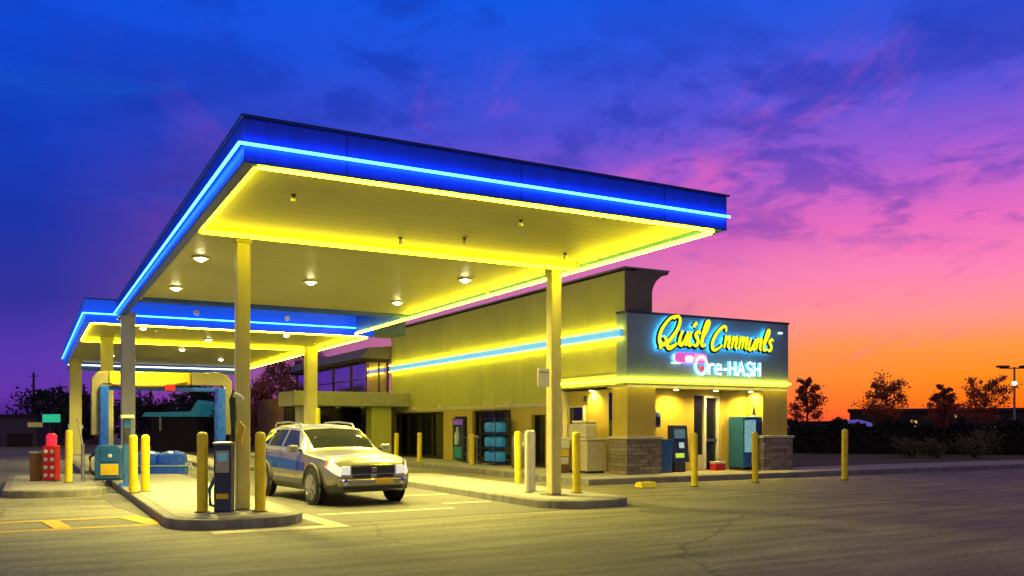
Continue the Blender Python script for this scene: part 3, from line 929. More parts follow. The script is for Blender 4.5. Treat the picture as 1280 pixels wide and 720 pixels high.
# ------------------------------------------------------------------ things along the shop
# poster board standing in the narrow window: coloured panels
pb = thing('poster_board', 'upright drinks poster with purple top and white bottle shape by the shop wall', 'poster', (XS - .1, 30.25, .15), R(90))
MB().box(-.48, -.04, .05, .48, .04, 1.65).build('board', M['navy'], pb, world=False, bevel=.01)
MB().box(-.40, .042, 1.38, .40, .048, 1.58).build('header', mat('purple_print', (.22, .08, .45), .5, 0, .1, 3, emit=(.3, .1, .6), es=.25), pb, world=False)
MB().lathe([(.12, .62), (.13, 1.0), (.06, 1.14), (.05, 1.30)], .0, .06, 14).build('bottle_picture', mat('pale_print', (.5, .6, .6), .5), pb, world=False, smooth=True)
MB().box(-.32, .042, .12, .36, .05, .55).build('lower_print', mat('aqua_print', (.04, .32, .42), .5, 0, .4, 9), pb, world=False)

# stack of blue water bottles
ws = thing('bottle_rack', 'rack of big blue water bottles before the dark shop window', 'rack', (13.95, 26.6, .15))
for k in range(3):
    for j in range(2):
        yy = -.27 + .54 * j
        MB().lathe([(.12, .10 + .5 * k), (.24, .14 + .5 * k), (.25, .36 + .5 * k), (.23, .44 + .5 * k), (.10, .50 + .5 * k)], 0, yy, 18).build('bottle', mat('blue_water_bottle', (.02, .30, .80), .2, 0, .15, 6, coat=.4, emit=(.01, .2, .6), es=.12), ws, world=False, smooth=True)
fr = MB()
for sx in (-.3, .3):
    for sy in (-.56, .56):
        fr.tube([(sx, sy, 0), (sx, sy, 1.62)], .018, 6)
for k in range(4):
    zz = .085 + .5 * k
    fr.box(-.31, -.57, zz - .015, .31, .57, zz)
fr.build('rack_frame', M['dsteel'], ws, world=False)

# dark display stand near the rack
st = thing('display_stand', 'thin grey wire display stand left of the blue water bottles', 'stand', (13.9, 28.3, .15))
f = MB()
for sy in (-.4, .4):
    f.tube([(0, sy, 0), (0, sy, .95)], .02, 6)
    f.box(-.2, sy - .02, 0, .2, sy + .02, .03)
for zz in (.3, .6, .9):
    f.box(-.14, -.42, zz, .14, .42, zz + .02)
f.build('wire_frame', M['steel'], st, world=False)
MB().box(-.10, -.3, .922, .10, .1, 1.0).build('leaflet_tray', M['white'], st, world=False)

# trash can near doorway
tb = thing('litter_bin', 'grey litter bin with domed lid beside the side door', 'bin', (13.7, 24.4, .15))
MB().lathe([(.22, 0), (.26, .05), (.27, .78), (.25, .82)], 0, 0, 20).build('bin_body', M['steel'], tb, world=False, smooth=True)
MB().lathe([(.28, .82), (.27, .95), (.16, 1.08), (.03, 1.1)], 0, 0, 20).build('bin_lid', M['colgrey'], tb, world=False, smooth=True)

# ice chest with paper bag on top
ic = thing('ice_chest', 'pale tan ice chest with a cream lid against the shop corner', 'chest', (14.0, 21.15, .15))
MB().box(-.35, -.65, .06, .35, .65, .92).build('chest_body', mat('tan_chest_paint', (.50, .45, .33), .6), ic, world=False, bevel=.03)
MB().box(-.38, -.68, .925, .38, .68, 1.0).build('lid', M['trim'], ic, world=False, bevel=.02)
for sy in (-.5, .5):
    MB().box(-.3, sy - .08, 0, .3, sy + .08, .06).build('foot', M['dsteel'], ic, world=False)
MB().box(-.375, -.2, .80, -.352, .2, .85).build('handle', M['steel'], ic, world=False)
pg = MB()
pg.prism([(-.2, -.42), (.2, -.42), (.22, .42), (-.22, .42)], 1.152, 1.55)
pg.prism([(-.2, -.36), (.2, -.40), (.16, .38), (-.18, .36)], 1.552, 1.64)
o = pg.build('paper_sack', M['paper'], None, bevel=.04); o.location = (14.0, 21.2, 0)
tag(o, 'pale paper sack lying on top of the tan ice chest', 'sack')

# newspaper/box crate left of the chest
nb = thing('carton_stack', 'stacked cartons with a white top one just right of the lit cream column', 'cartons', (13.35, 21.4, .15))
for k, (w_, m) in enumerate(((.36, M['brown']), (.34, M['paper']), (.36, M['yellowp']), (.38, M['white']))):
    MB().box(-w_ / 2, -w_ / 2, .23 * k + .01, w_ / 2, w_ / 2, .23 * k + .225).build('carton', m, nb, world=False, bevel=.01)

# sandwich board/ wet floor plate at kerb by the stone pillar
wf = thing('wheel_stop', 'small yellow wheel stop on the ground before the stone pillar', 'wheel stop', (13.12, 17.1, 0))
MB().prism([(-.16, 0), (.16, 0), (.09, .13), (-.09, .13)], -.24, .24, 'x').build('stop_block', M['bollard'], wf, world=False, bevel=.015)
for sx in (-.15, .15):
    MB().lathe([(.03, .13), (.03, .145)], sx, 0, 10).build('anchor_bolt', M['dsteel'], wf, world=False)

# kiosk on the front wall
kk = thing('payment_kiosk', 'dark blue payment kiosk with small lit screens on the yellow shop front', 'kiosk', (16.5, 20.1, .15))
MB().prism([(-.25, .28), (.0, .28), (.0, 1.36), (-.14, 1.36)], -.31, .31, 'x').build('cabinet', M['navy'], kk, world=False, bevel=.02)
MB().box(-.2, -.2, 0, .2, .2, .28).build('plinth', M['dsteel'], kk, world=False)
def tilt(x0, x1, z0, z1, m, nm, g=.012):
    fy = lambda z: -.25 + .11 * (z - .28) / 1.08 - g
    MB().quad((x0, fy(z0), z0), (x1, fy(z0), z0), (x1, fy(z1), z1), (x0, fy(z1), z1)).build(nm, m, kk, world=False)
tilt(-.20, .20, .98, 1.24, mat('dim_screen', (.05, .08, .10), .2, 0, .4, 20, emit=(.10, .22, .25), es=.5), 'screen')
tilt(-.05, .14, .70, .86, mat('white_screen', (.4, .5, .5), .3, 0, .3, 20, emit=(.5, .7, .7), es=.5), 'card_reader')
tilt(-.20, .12, .42, .55, mat('yellow_green_screen', (.3, .5, .05), .3, 0, .3, 20, emit=(.6, .9, .05), es=.7), 'lit_panel')

# blue bin between pillar and kiosk
bb = thing('blue_bin', 'bright blue bin between the stone pillar and the dark kiosk', 'bin', (15.95, 20.0, .15))
MB().prism(rounded(-.2, -.2, .2, .2, .05), .02, .88).build('bin_body', M['blue'], bb, world=False, bevel=.01)
MB().prism(rounded(-.22, -.22, .22, .22, .06), .885, .96).build('bin_lid', M['teal'], bb, world=False, bevel=.01)
wt = thing('wall_telephone', 'round blue wall phone hood above the blue bin', 'phone', (15.72, 20.2, 1.45))
MB().lathe([(.24, 0), (.24, .36), (.20, .43), (.06, .46)], 0, 0, 18).build('hood', M['blue'], wt, world=False, smooth=True)
MB().box(-.09, -.265, .08, .09, -.235, .3).build('phone_set', M['black'], wt, world=False)

# teal vending machine and dark hose tower
vm = thing('vending_machine', 'teal vending machine with a pale glass door right of the shop entrance', 'vending machine', (19.15, 20.0, .15))
MB().box(-.42, -.32, .08, .42, .32, 1.62).build('cabinet', M['teal'], vm, world=False, bevel=.03)
MB().box(-.36, -.335, .55, .08, -.322, 1.52).build('display_window', mat('lit_display', (.2, .35, .36), .25, 0, .6, 14, emit=(.20, .48, .50), es=.6), vm, world=False)
MB().box(.14, -.34, .75, .34, -.322, 1.45).build('coin_panel', M['navy'], vm, world=False)
MB().box(-.36, -.34, .14, .34, -.322, .42).build('kick_panel', M['blue'], vm, world=False)
for sx in (-.36, .36):
    MB().box(sx - .05, -.28, 0, sx + .05, .28, .08).build('foot', M['black'], vm, world=False)
vh = thing('vacuum_hose_reel', 'dark hose reel hanging on the wall beside the teal machine', 'hose reel', (19.62, 20.0, 1.72))
MB().lathe([(.13, 0), (.16, .08), (.14, .52), (.17, .58), (.12, .72)], 0, 0, 14).build('hose_bundle', mat('dark_hose', (.03, .02, .05), .6), vh, world=False, smooth=True)
MB().box(-.05, .0, .72, .05, .32, .80).build('bracket', M['dsteel'], vh, world=False)
MB().tube([(-.12, 0, .1), (-.26, -.05, .02), (-.33, -.1, .05), (-.4, -.1, .0)], .03, 8).build('nozzle', M['white'], vh, world=False)
rc = thing('red_tool_box', 'red and white tool box on the floor at the shop door', 'box', (18.15, 20.15, .15))
MB().box(-.2, -.13, 0, .2, .13, .2).build('box_body', M['red'], rc, world=False, bevel=.015)
MB().box(-.205, -.135, .202, .205, .135, .27).build('box_lid', M['white'], rc, world=False, bevel=.015)
MB().tube([(-.1, 0, .27), (-.08, 0, .34), (.08, 0, .34), (.1, 0, .27)], .012, 8).build('handle', M['black'], rc, world=False)
# small white notice on the lit column
nt_ = thing('notice_plate', 'small white notice plate on the left side of the lit cream column', 'notice', (8.66, 14.38, 2.42))
MB().box(-.20, -.02, -.17, .048, .02, .17).build('plate', M['white'], nt_, world=False, bevel=.006)
MB().box(-.18, -.024, .09, .02, -.021, .11).build('bracket', M['steel'], nt_, world=False)

# ------------------------------------------------------------------ wash and vacuum equipment
# navy pedestal on the front island
pd = thing('vacuum_pedestal', 'tall navy pedestal between the near bollard and the front cream column', 'pedestal', (2.62, 14.05, .156), R(-20))
MB().prism(rounded(-.13, -.17, .13, .17, .04), .02, 1.05).build('pedestal_body', M['navy'], pd, world=False, bevel=.015)
MB().prism(rounded(-.15, -.19, .15, .19, .04), 1.055, 1.09).build('pedestal_top', M['steel'], pd, world=False, bevel=.01)
MB().prism(rounded(-.18, -.22, .18, .22, .05), 0, .018).build('base_plate', M['steel'], pd, world=False)
MB().box(-.137, -.11, .60, -.131, .11, .92).build('control_panel', M['blue'], pd, world=False)
MB().box(-.10, -.178, .62, .10, -.171, .96).build('instruction_plate', M['steel'], pd, world=False, bevel=.004)
MB().box(-.07, -.186, .80, .07, -.179, .92).build('screen', mat('pedestal_screen', (.05, .1, .12), .2, 0, .4, 20, emit=(.10, .30, .38), es=.5), pd, world=False)
MB().box(-.09, -.180, .22, .09, -.171, .30).build('coin_slot', M['yellowp'], pd, world=False, bevel=.004)
MB().tube([(-.13, -.05, .55), (-.21, -.06, .35), (-.20, -.05, .12), (-.13, -.02, .1)], .028, 8).build('hose', M['teal'], pd, world=False, smooth=True)
pl = [(.12, .06, 1.1), (.13, .06, 1.45), (.12, .02, 1.75), (.16, -.05, 1.82)]
MB().tube(pl, .05, 10).build('hose_mast', mat('dark_green_hose', (.03, .05, .04), .5), pd, world=False, smooth=True)
MB().prism([(.16, 1.12), (.26, 1.05), (.32, 1.32), (.24, 1.42)], -.06, .04, 'y').build('nozzle_holder', M['yellowp'], pd, world=False, bevel=.01)
MB().tube([(.16, -.05, 1.82), (.27, -.07, 1.78), (.3, -.08, 1.74)], [.05, .035, .03], 8).build('nozzle', M['white'], pd, world=False)

# blue post with equipment under the grey column
p2 = thing('pay_station_post', 'slim dark blue pay post under the grey column at the back of the front canopy', 'pay post', (1.86, 21.2, .156))
MB().box(-.08, -.08, .02, .08, .08, 1.5).build('post_body', M['blue'], p2, world=False, bevel=.012)
MB().box(-.16, -.14, 0, .16, .14, .06).build('base_plate', M['brightblue'], p2, world=False)
MB().box(-.14, -.13, 1.505, .14, .1, 1.58).build('post_top', M['trim'], p2, world=False, bevel=.01)
MB().box(-.06, -.094, .95, .06, -.081, 1.3).build('control_panel', M['dsteel'], p2, world=False)

# vacuum unit by left island
vu = thing('vacuum_unit', 'squat blue vacuum unit with yellow lower panel at the foot of a column', 'vacuum unit', (1.72, 23.95, .156), R(-18))
MB().prism([(-.31, 0.02), (.31, .02), (.31, .78), (.22, .86), (-.22, .86), (-.31, .78)], -.26, .26, 'y').build('housing', M['blue'], vu, world=False, bevel=.03)
MB().box(-.18, -.285, .45, .24, -.262, .76).build('dial_panel', M['teal'], vu, world=False, bevel=.01)
MB().box(-.16, -.29, .12, .25, -.263, .40).build('lower_panel', M['yellowp'], vu, world=False, bevel=.01)
MB().lathe([(.05, -.288), (.03, -.305)], .06, 0, 12, 'y', .60).build('dial', M['white'], vu, world=False)
MB().box(-.32, -.27, 0, .32, .27, .018).build('plinth', M['dsteel'], vu, world=False)
MB().tube([(-.30, -.05, .7), (-.45, -.1, .55), (-.44, -.12, .25), (-.33, -.12, .12)], .035, 8).build('hose', M['black'], vu, world=False, smooth=True)

# red and white dispenser, brown bin and grey hose stand on the left island
rd = thing('red_dispenser', 'slim red dispenser with rows of white round buttons on the left island', 'dispenser', (.42, 23.9, .156), R(-27))
MB().box(-.15, -.14, .02, .15, .14, .86).build('dispenser_body', M['red'], rd, world=False, bevel=.02)
MB().lathe([(.11, .865), (.12, .9), (.12, 1.10), (.06, 1.16)], 0, 0, 16).build('red_lamp_top', mat('red_glow_plastic', (.7, .02, .06), .4, 0, 0, emit=(1, .02, .08), es=.6), rd, world=False, smooth=True)
for k in range(4):
    for j in (-.075, .075):
        MB().lathe([(.048, -.141), (.04, -.155)], j, 0, 14, 'y', .15 + .19 * k).build('button', M['white'], rd, world=False, smooth=True)
MB().box(-.17, -.16, 0, .17, .16, .02).build('base_plate', M['steel'], rd, world=False)
bn = thing('brown_bin', 'narrow brown bin left of the red dispenser', 'bin', (.12, 24.2, .156), R(-27))
MB().box(-.12, -.14, 0, .12, .14, .66).build('bin_body', M['brown'], bn, world=False, bevel=.015)
MB().box(-.135, -.155, .665, .135, .155, .72).build('bin_lid', M['colgrey'], bn, world=False, bevel=.01)
gh = thing('hose_stand', 'thin grey hose stand right of the bollard on the left island', 'hose stand', (1.08, 23.5, .156), R(-27))
MB().tube([(0, 0, 0), (0, 0, .9)], .04, 10).build('stand_pole', M['steel'], gh, world=False)
MB().tube([(0, -.02, .88), (-.05, -.03, 1.2), (-.10, 0, 1.45), (-.14, 0, 1.5)], .022, 8).build('hose', M['colgrey'], gh, world=False, smooth=True)
MB().lathe([(.1, 0), (.1, .02)], 0, 0, 14).build('base_plate', M['steel'], gh, world=False)

# wash arch
ar = thing('wash_arch', 'blue and yellow drive-through wash arch under the far canopy', 'wash arch', (3.75, 30.3, 0))
for x0 in (1.85, 5.38):
    l_ = MB().box(x0, 30.0, .156, x0 + .26, 30.6, 2.75).build('leg', M['brightblue'], ar, bevel=.03)
    MB().box(x0 - .05, 29.95, .152, x0 + .31, 30.65, .19).build('base_plate', M['steel'], l_)
bend = [(1.70, 30.3, .9), (1.68, 30.3, 2.75), (1.78, 30.3, 3.08), (2.0, 30.3, 3.2)]
MB().box(2.112, 30.12, 2.62, 5.378, 30.5, 2.75).build('blue_beam', M['brightblue'], ar, bevel=.02)
MB().box(2.115, 30.05, 2.80, 4.55, 30.55, 3.22).build('brush_housing', M['yellowp'], ar, bevel=.05)
MB().tube([(2.2, 30.03, 2.82), (3.0, 30.0, 2.78), (3.7, 30.02, 2.80), (4.4, 29.98, 2.92)], .07, 10).build('spray_pipe', mat('orange_yellow_pipe', (.75, .40, .02), .4), ar, smooth=True)
MB().box(3.75, 29.9, 2.62, 4.05, 30.02, 2.82).build('motor', M['red'], ar, bevel=.02)
outer = [(4.56, 2.82), (5.55, 2.82), (5.642, 2.70), (5.642, 1.2), (5.86, 1.2), (5.86, 2.95), (5.70, 3.18), (5.45, 3.26), (4.56, 3.22)]
MB().prism(outer, 30.1, 30.5, 'y').build('cream_hood', mat('cream_hood', (.30, .27, .13), .5), ar, bevel=.02)
inner = [(1.84, 1.2), (1.84, 2.70), (1.95, 2.82), (2.11, 2.82), (2.11, 3.22), (1.8, 3.2), (1.62, 2.95), (1.62, 1.2)]
MB().prism(inner, 30.1, 30.5, 'y').build('cream_hood', mat('cream_hood', (.30, .27, .13), .5), ar, bevel=.02)

# low rounded blue machine (two lobes and a white band)
bm_ = thing('blue_wash_unit', 'low rounded bright blue unit with a pale band, behind the pair of bollards', 'wash unit', (3.25, 26.9, 0), R(-27))
for sx in (-.36, .36):
    MB().lathe([(.12, sx - .36), (.25, sx - .33), (.31, sx - .15), (.31, sx + .12), (.26, sx + .31), (.13, sx + .355)], 0, 0, 20, 'x', .47).build('blue_lobe', M['brightblue'], bm_, world=False, smooth=True)
MB().prism(rounded(-.77, -.335, .77, .335, .2), .33, .375).build('pale_band', mat('pale_band', (.45, .62, .70), .4), bm_, world=False, bevel=.04)
MB().prism(rounded(-.74, -.31, .74, .31, .2), .09, .326).build('blue_skirt', M['brightblue'], bm_, world=False, bevel=.03)
MB().tube([(.74, -.1, .4), (.9, -.15, .42), (.96, -.2, .3), (.9, -.2, .12)], .03, 8).build('hose_end', M['white'], bm_, world=False, smooth=True)
for sx in (-.55, .55):
    for sy in (-.18, .18):
        MB().lathe([(.07, sy - .03), (.07, sy + .03)], sx, 0, 14, 'y', .07).build('wheel', M['black'], bm_, world=False)

# ------------------------------------------------------------------ silver car
def car_section(w, zb, zs, zbelt, wbelt, zwt, wwt, zr, hood=False):
    if hood:
        return [(0, zb), (w * .86, zb), (w * .975, zb + .12), (w, zs), (wbelt, zbelt - .03), (wbelt - .035, zbelt), (wbelt - .15, zbelt + .028), (.36, zbelt + .055), (0, zbelt + .065)]
    return [(0, zb), (w * .86, zb), (w * .985, zb + .12), (w, zs), (wbelt, zbelt), (wbelt - .02, zbelt + .03), (wwt, zwt), (wwt - .13, zr - .025), (0, zr)]


CS = [
    (2.12, car_section(.66, .34, .50, .70, .60, 0, 0, 0, True)),
    (2.06, car_section(.775, .28, .52, .79, .70, 0, 0, 0, True)),
    (1.92, car_section(.835, .25, .55, .855, .775, 0, 0, 0, True)),
    (1.72, car_section(.865, .24, .56, .895, .815, 0, 0, 0, True)),
    (1.30, car_section(.885, .24, .58, .935, .835, 0, 0, 0, True)),
    (.86, car_section(.885, .24, .58, .975, .845, 0, 0, 0, True)),
    (.55, [(0, .24), (.761, .24), (.872, .36), (.885, .58), (.85, .98), (.80, 1.05), (.655, 1.23), (.50, 1.27), (0, 1.29)]),
    (.14, car_section(.885, .24, .58, .985, .85, 1.425, .63, 1.47)),
    (-.10, car_section(.885, .24, .58, .99, .852, 1.45, .635, 1.525)),
    (-.75, car_section(.885, .24, .58, 1.0, .85, 1.46, .635, 1.55)),
    (-1.30, car_section(.88, .24, .58, 1.01, .845, 1.445, .625, 1.535)),
    (-1.72, car_section(.87, .26, .58, 1.02, .83, 1.40, .60, 1.49)),
    (-2.00, car_section(.845, .30, .58, 1.01, .79, 1.12, .62, 1.15)),
    (-2.10, car_section(.78, .38, .58, .92, .72, .97, .60, .99)),
]


def S(x, v, side=1, off=0.):
    """point on the body: x along the car, v along the half section 0..8"""
    k = 0
    while k < len(CS) - 2 and x < CS[k + 1][0]:
        k += 1
    xa, A = CS[k]; xb, B = CS[k + 1]
    t = min(1, max(0, (xa - x) / (xa - xb)))
    i = min(7, int(v)); u = v - i
    p = [(1 - t) * ((1 - u) * A[i][j] + u * A[i + 1][j]) + t * ((1 - u) * B[i][j] + u * B[i + 1][j]) for j in (0, 1)]
    return Vector((x, p[0] * side, p[1]))


def Sn(x, v, side):
    e = .02
    a = S(x + e, v, side) - S(x - e, v, side)
    b = S(x, min(7.99, v + e), side) - S(x, max(.01, v - e), side)
    n = a.cross(b).normalized()
    c = S(x, v, side) - Vector((x, 0, .75))
    return n if n.dot(c) > 0 else -n


def patch(mb, corners, side, off=.006, n=6, thick=True):
    """corners: (x,v) bottom-front, bottom-rear, top-rear, top-front"""
    a, b, c, d = corners
    g = []
    for i in range(n + 1):
        for j in range(n + 1):
            s, t = i / n, j / n
            x = (1 - s) * (1 - t) * a[0] + s * (1 - t) * b[0] + s * t * c[0] + (1 - s) * t * d[0]
            v = (1 - s) * (1 - t) * a[1] + s * (1 - t) * b[1] + s * t * c[1] + (1 - s) * t * d[1]
            g.append(S(x, v, side) + Sn(x, v, side) * off)
    mb.add(g, [(i * (n + 1) + j, (i + 1) * (n + 1) + j, (i + 1) * (n + 1) + j + 1, i * (n + 1) + j + 1) for i in range(n) for j in range(n)])
    return mb


cr = thing('parked_car', 'silver compact SUV with a blue reflection painted along its doors, driving out under the front canopy', 'car', (5.38, 17.72, 0), R(-83.7))
paint = mat('silver_car_paint', (.36, .35, .30), .34, .82, .05, 3, coat=.8)
cglass = mat('car_window_glass', (.012, .014, .016), .04, 0, .3, 3, spec=.7)
chrome = mat('chrome', (.75, .75, .75), .12, 1, .05, 5)
hlmat = mat('headlight_lens', (.75, .75, .72), .08, .2, .25, 18, coat=1, emit=(1, .95, .85), es=.55)
cladd = mat('grey_cladding', (.09, .09, .09), .6, 0, .15, 8)
rubber = mat('tyre_rubber', (.012, .012, .012), .85, 0, .2, 12, .2, 40)
alloy = mat('alloy_rim', (.42, .42, .43), .3, .9, .1, 8)
mb = MB()
rows = [i * .5 for i in range(17)]
xs = []
for (xa, _), (xb, _) in zip(CS[:-1], CS[1:]):
    n = max(1, round((xa - xb) / .12))
    xs += [xa + (xb - xa) * k / n for k in range(n)]
xs.append(CS[-1][0])
ring = [(v, 1) for v in rows] + [(v, -1) for v in rows[::-1][1:-1]]
vs = [S(x, v, sd_) for x in xs for v, sd_ in ring]
nr = len(ring)
fs = [(i * nr + k, i * nr + (k + 1) % nr, (i + 1) * nr + (k + 1) % nr, (i + 1) * nr + k) for i in range(len(xs) - 1) for k in range(nr)]
fs += [tuple(range(nr))[::-1], tuple(range((len(xs) - 1) * nr, len(xs) * nr))]
mb.add(vs, fs)
mb.build('body', paint, cr, world=False, smooth=True)
# glass
m_ = MB()
for sd_ in (1, -1):
    patch(m_, [(.80, 6.15), (.20, 6.15), (.20, 8.0), (.80, 8.0)], sd_, .006, 8)
m_.build('windscreen', cglass, cr, world=False, smooth=True, weld=True)
for sd_ in (1, -1):
    for c in ([(.44, 5.12), (-.40, 5.12), (-.36, 5.90), (.12, 5.90)], [(-.50, 5.12), (-1.22, 5.12), (-1.18, 5.90), (-.46, 5.90)], [(-1.32, 5.14), (-1.74, 5.25), (-1.60, 5.85), (-1.28, 5.88)]):
        patch(MB(), c, sd_, .006).build('side_window', cglass, cr, world=False, smooth=True)
m_ = MB()
for sd_ in (1, -1):
    patch(m_, [(-1.76, 6.2), (-1.96, 6.2), (-1.96, 8), (-1.76, 8)], sd_, .006)
m_.build('rear_window', cglass, cr, world=False, smooth=True, weld=True)
# doors: dark shut lines and handles
for sd_ in (1, -1):
    for xx, v0, v1 in ((.48, 2.2, 5.1), (-.45, 2.2, 5.1), (-1.27, 3.6, 5.1)):
        patch(MB(), [(xx + .011, v0), (xx - .011, v0), (xx - .011, v1), (xx + .011, v1)], sd_, .003, 6).build('door_seam', M['black'], cr, world=False)
    for xx in (-.30, -1.08):
        p = S(xx, 4.0, sd_)
        MB().box(xx - .10, p.y - .018 if sd_ > 0 else p.y - .022, p.z - .06, xx + .10, p.y + .022 if sd_ > 0 else p.y + .018, p.z - .025).build('door_handle', paint, cr, world=False, bevel=.008)
    patch(MB(), [(.84, 1.1), (-.80, 1.1), (-.80, 2.5), (.84, 2.5)], sd_, .012, 8).build('sill_cladding', cladd, cr, world=False, smooth=True)
    patch(MB(), [(1.68, 2.1), (2.115, 2.1), (2.115, 1.0), (1.68, 1.0)], sd_, .012, 8).build('bumper_lower', cladd, cr, world=False, smooth=True)
    patch(MB(), [(.90, 3.12), (-2.04, 3.15), (-2.0, 3.72), (.86, 3.55)], sd_, .002, 12).build('painted_blue_reflection', mat('blue_reflection_paint', (.02, .10, .50), .25, .6, .3, 5, coat=.6), cr, world=False, smooth=True)  # blue reflection along the doors, painted on as a band of colour
    # mirrors
    o = MB().prism(rounded(.56, .90, .70, 1.10, .05), .98, 1.12).build('mirror', paint, cr, world=False, bevel=.03) if sd_ > 0 else MB().prism(rounded(.56, -1.10, .70, -.90, .05), .98, 1.12).build('mirror', paint, cr, world=False, bevel=.03)
    MB().box(.59, .82 * sd_ if sd_ > 0 else -.905, 1.0, .66, .905 if sd_ > 0 else -.82, 1.04).build('mirror_arm', M['black'], o, world=False)
    # roof rail
    MB().tube([(.05, .56 * sd_, 1.46), (-.05, .56 * sd_, 1.535), (-.75, .56 * sd_, 1.575), (-1.45, .55 * sd_, 1.555), (-1.55, .55 * sd_, 1.49)], .018, 8).build('roof_rail', M['steel'], cr, world=False, smooth=True)
    # headlight wraps the corner
    o = patch(MB(), [(2.115, 3.30), (1.78, 3.62), (1.84, 4.35), (2.115, 4.10)], sd_, .014, 8).build('headlight', hlmat, cr, world=False, smooth=True)
    patch(MB(), [(1.86, 3.60), (1.79, 3.66), (1.84, 4.3), (1.90, 4.22)], sd_, .018, 6).build('indicator', mat('amber_lens', (.6, .25, .02), .2), o, world=False)
    patch(MB(), [(-1.80, 4.0), (-2.08, 4.0), (-2.05, 5.0), (-1.84, 5.4)], sd_, .01).build('tail_light', mat('red_lens', (.35, .01, .01), .2), cr, world=False, smooth=True)
# nose: plates standing on the front face
def nose(y0, y1, z0, z1, x0, x1, m, nm, par=cr, bv=.012):
    return MB().box(x0, y0, z0, x1, y1, z1).build(nm, m, par, world=False, bevel=bv)
nose(-.71, .71, .375, .522, 1.95, 2.155, paint, 'bumper', cr, .035)
nose(-.60, .60, .31, .373, 1.95, 2.135, M['black'], 'lower_intake', cr, .01)
for sy in (-1, 1):
    hp = [(.47 * sy, .585), (.68 * sy, .60), (.66 * sy, .72), (.60 * sy, .755), (.47 * sy, .755)]
    MB().prism(hp, 2.07, 2.138, 'x').build('headlight', hlmat, cr, world=False, bevel=.012)
    nose(min(.44 * sy, .60 * sy), max(.44 * sy, .60 * sy), .525, .58, 2.05, 2.142, paint, 'bumper_corner', cr, .015)
g = nose(-.44, .44, .60, .745, 2.05, 2.128, M['black'], 'grille')
for zz in (.635, .675, .715):
    nose(-.43, .43, zz - .007, zz + .007, 2.129, 2.137, M['dsteel'], 'grille_bar', g, 0)
nose(-.46, .46, .748, .775, 2.02, 2.137, chrome, 'grille_trim', g, .008)
nose(-.05, .05, .63, .72, 2.138, 2.147, chrome, 'badge', g, .01)
nose(-.42, .42, .525, .588, 2.05, 2.13, M['black'], 'intake', cr, .01)
nose(-.06, .06, .526, .587, 2.131, 2.14, M['steel'], 'tow_cover', cr, .005)
nose(.02, .40, .415, .505, 2.157, 2.168, mat('yellow_plate', (.72, .42, .01), .5, 0, .1, 8), 'number_plate', cr, .004)
for sy in (-.58, .58):
    MB().lathe([(.06, 2.156), (.055, 2.166), (.02, 2.17)], 0, sy, 14, 'x', .455).build('fog_lamp', chrome, cr, world=False, smooth=True)
# wheels with dark arches
for wx in (1.32, -1.27):
    for sd_ in (1, -1):
        yo = .885 * sd_
        MB().lathe([(.405, yo - .02 * sd_), (.405, yo + .006 * sd_), (.385, yo + .012 * sd_)], wx, 0, 32, 'y', .36).build('wheel_arch', M['black'], cr, world=False)
        # flare
        fl = [(wx + .415 * math.cos(a), yo + .012 * sd_, .36 + .415 * math.sin(a)) for a in [R(-12 + 204 * k / 20) for k in range(21)]]
        MB().tube(fl, .026, 8).build('arch_flare', cladd, cr, world=False, smooth=True)
        wl = MB().lathe([(.20, yo - .16 * sd_), (.325, yo - .15 * sd_), (.34, yo - .10 * sd_), (.34, yo + .0 * sd_), (.325, yo + .035 * sd_), (.245, yo + .04 * sd_), (.235, yo + .02 * sd_)], wx, 0, 36, 'y', .34).build('wheel', rubber, cr, world=False, smooth=True)
        rm = MB().lathe([(.235, yo + .021 * sd_), (.24, yo + .038 * sd_), (.215, yo + .036 * sd_), (.205, yo + .022 * sd_)], wx, 0, 36, 'y', .34)
        for k in range(6):
            a = math.pi / 3 * k
            ca, sa = math.cos(a), math.sin(a)
            pts = []
            for (rr, ww) in ((.03, .055), (.215, .03)):
                for s_ in (-1, 1):
                    pts.append((wx + rr * ca - s_ * ww * sa, .34 + rr * sa + s_ * ww * ca))
            poly = [pts[0], pts[1], pts[3], pts[2]]
            rm.prism(poly, yo + .024 * sd_, yo + .040 * sd_, 'y')
        rm.lathe([(.06, yo + .024 * sd_), (.055, yo + .048 * sd_), (.02, yo + .05 * sd_)], wx, 0, 16, 'y', .34)
        rm.build('rim', alloy, wl, world=False)
# wipers, antenna
MB().tube([(.80, .5, 1.04), (.60, .1, 1.21)], .008, 6).tube([(.80, -.1, 1.06), (.60, -.45, 1.20)], .008, 6).build('wipers', M['black'], cr, world=False)

# ------------------------------------------------------------------ trees and plants
import numpy as np


def leaf_mesh(name, pts, size, m, parent, seed, flat=.8):
    rs = np.random.RandomState(seed)
    n = len(pts)
    P = np.array(pts)
    a = rs.normal(size=(n, 3)); a /= np.linalg.norm(a, axis=1)[:, None]
    b = rs.normal(size=(n, 3)); b -= a * (a * b).sum(1)[:, None]; b /= np.linalg.norm(b, axis=1)[:, None]
    s = size * rs.uniform(.55, 1.35, n)[:, None]
    v = np.stack([P - a * s, P - b * s * .45, P + a * s, P + b * s * .45], 1).reshape(-1, 3)
    me = bpy.data.meshes.new(name)
    me.from_pydata(v.tolist(), [], np.arange(n * 4).reshape(n, 4).tolist())
    me.materials.append(m)
    o = bpy.data.objects.new(name, me)
    COL.objects.link(o)
    o.parent = parent
    W[o] = W[parent].copy()
    return o


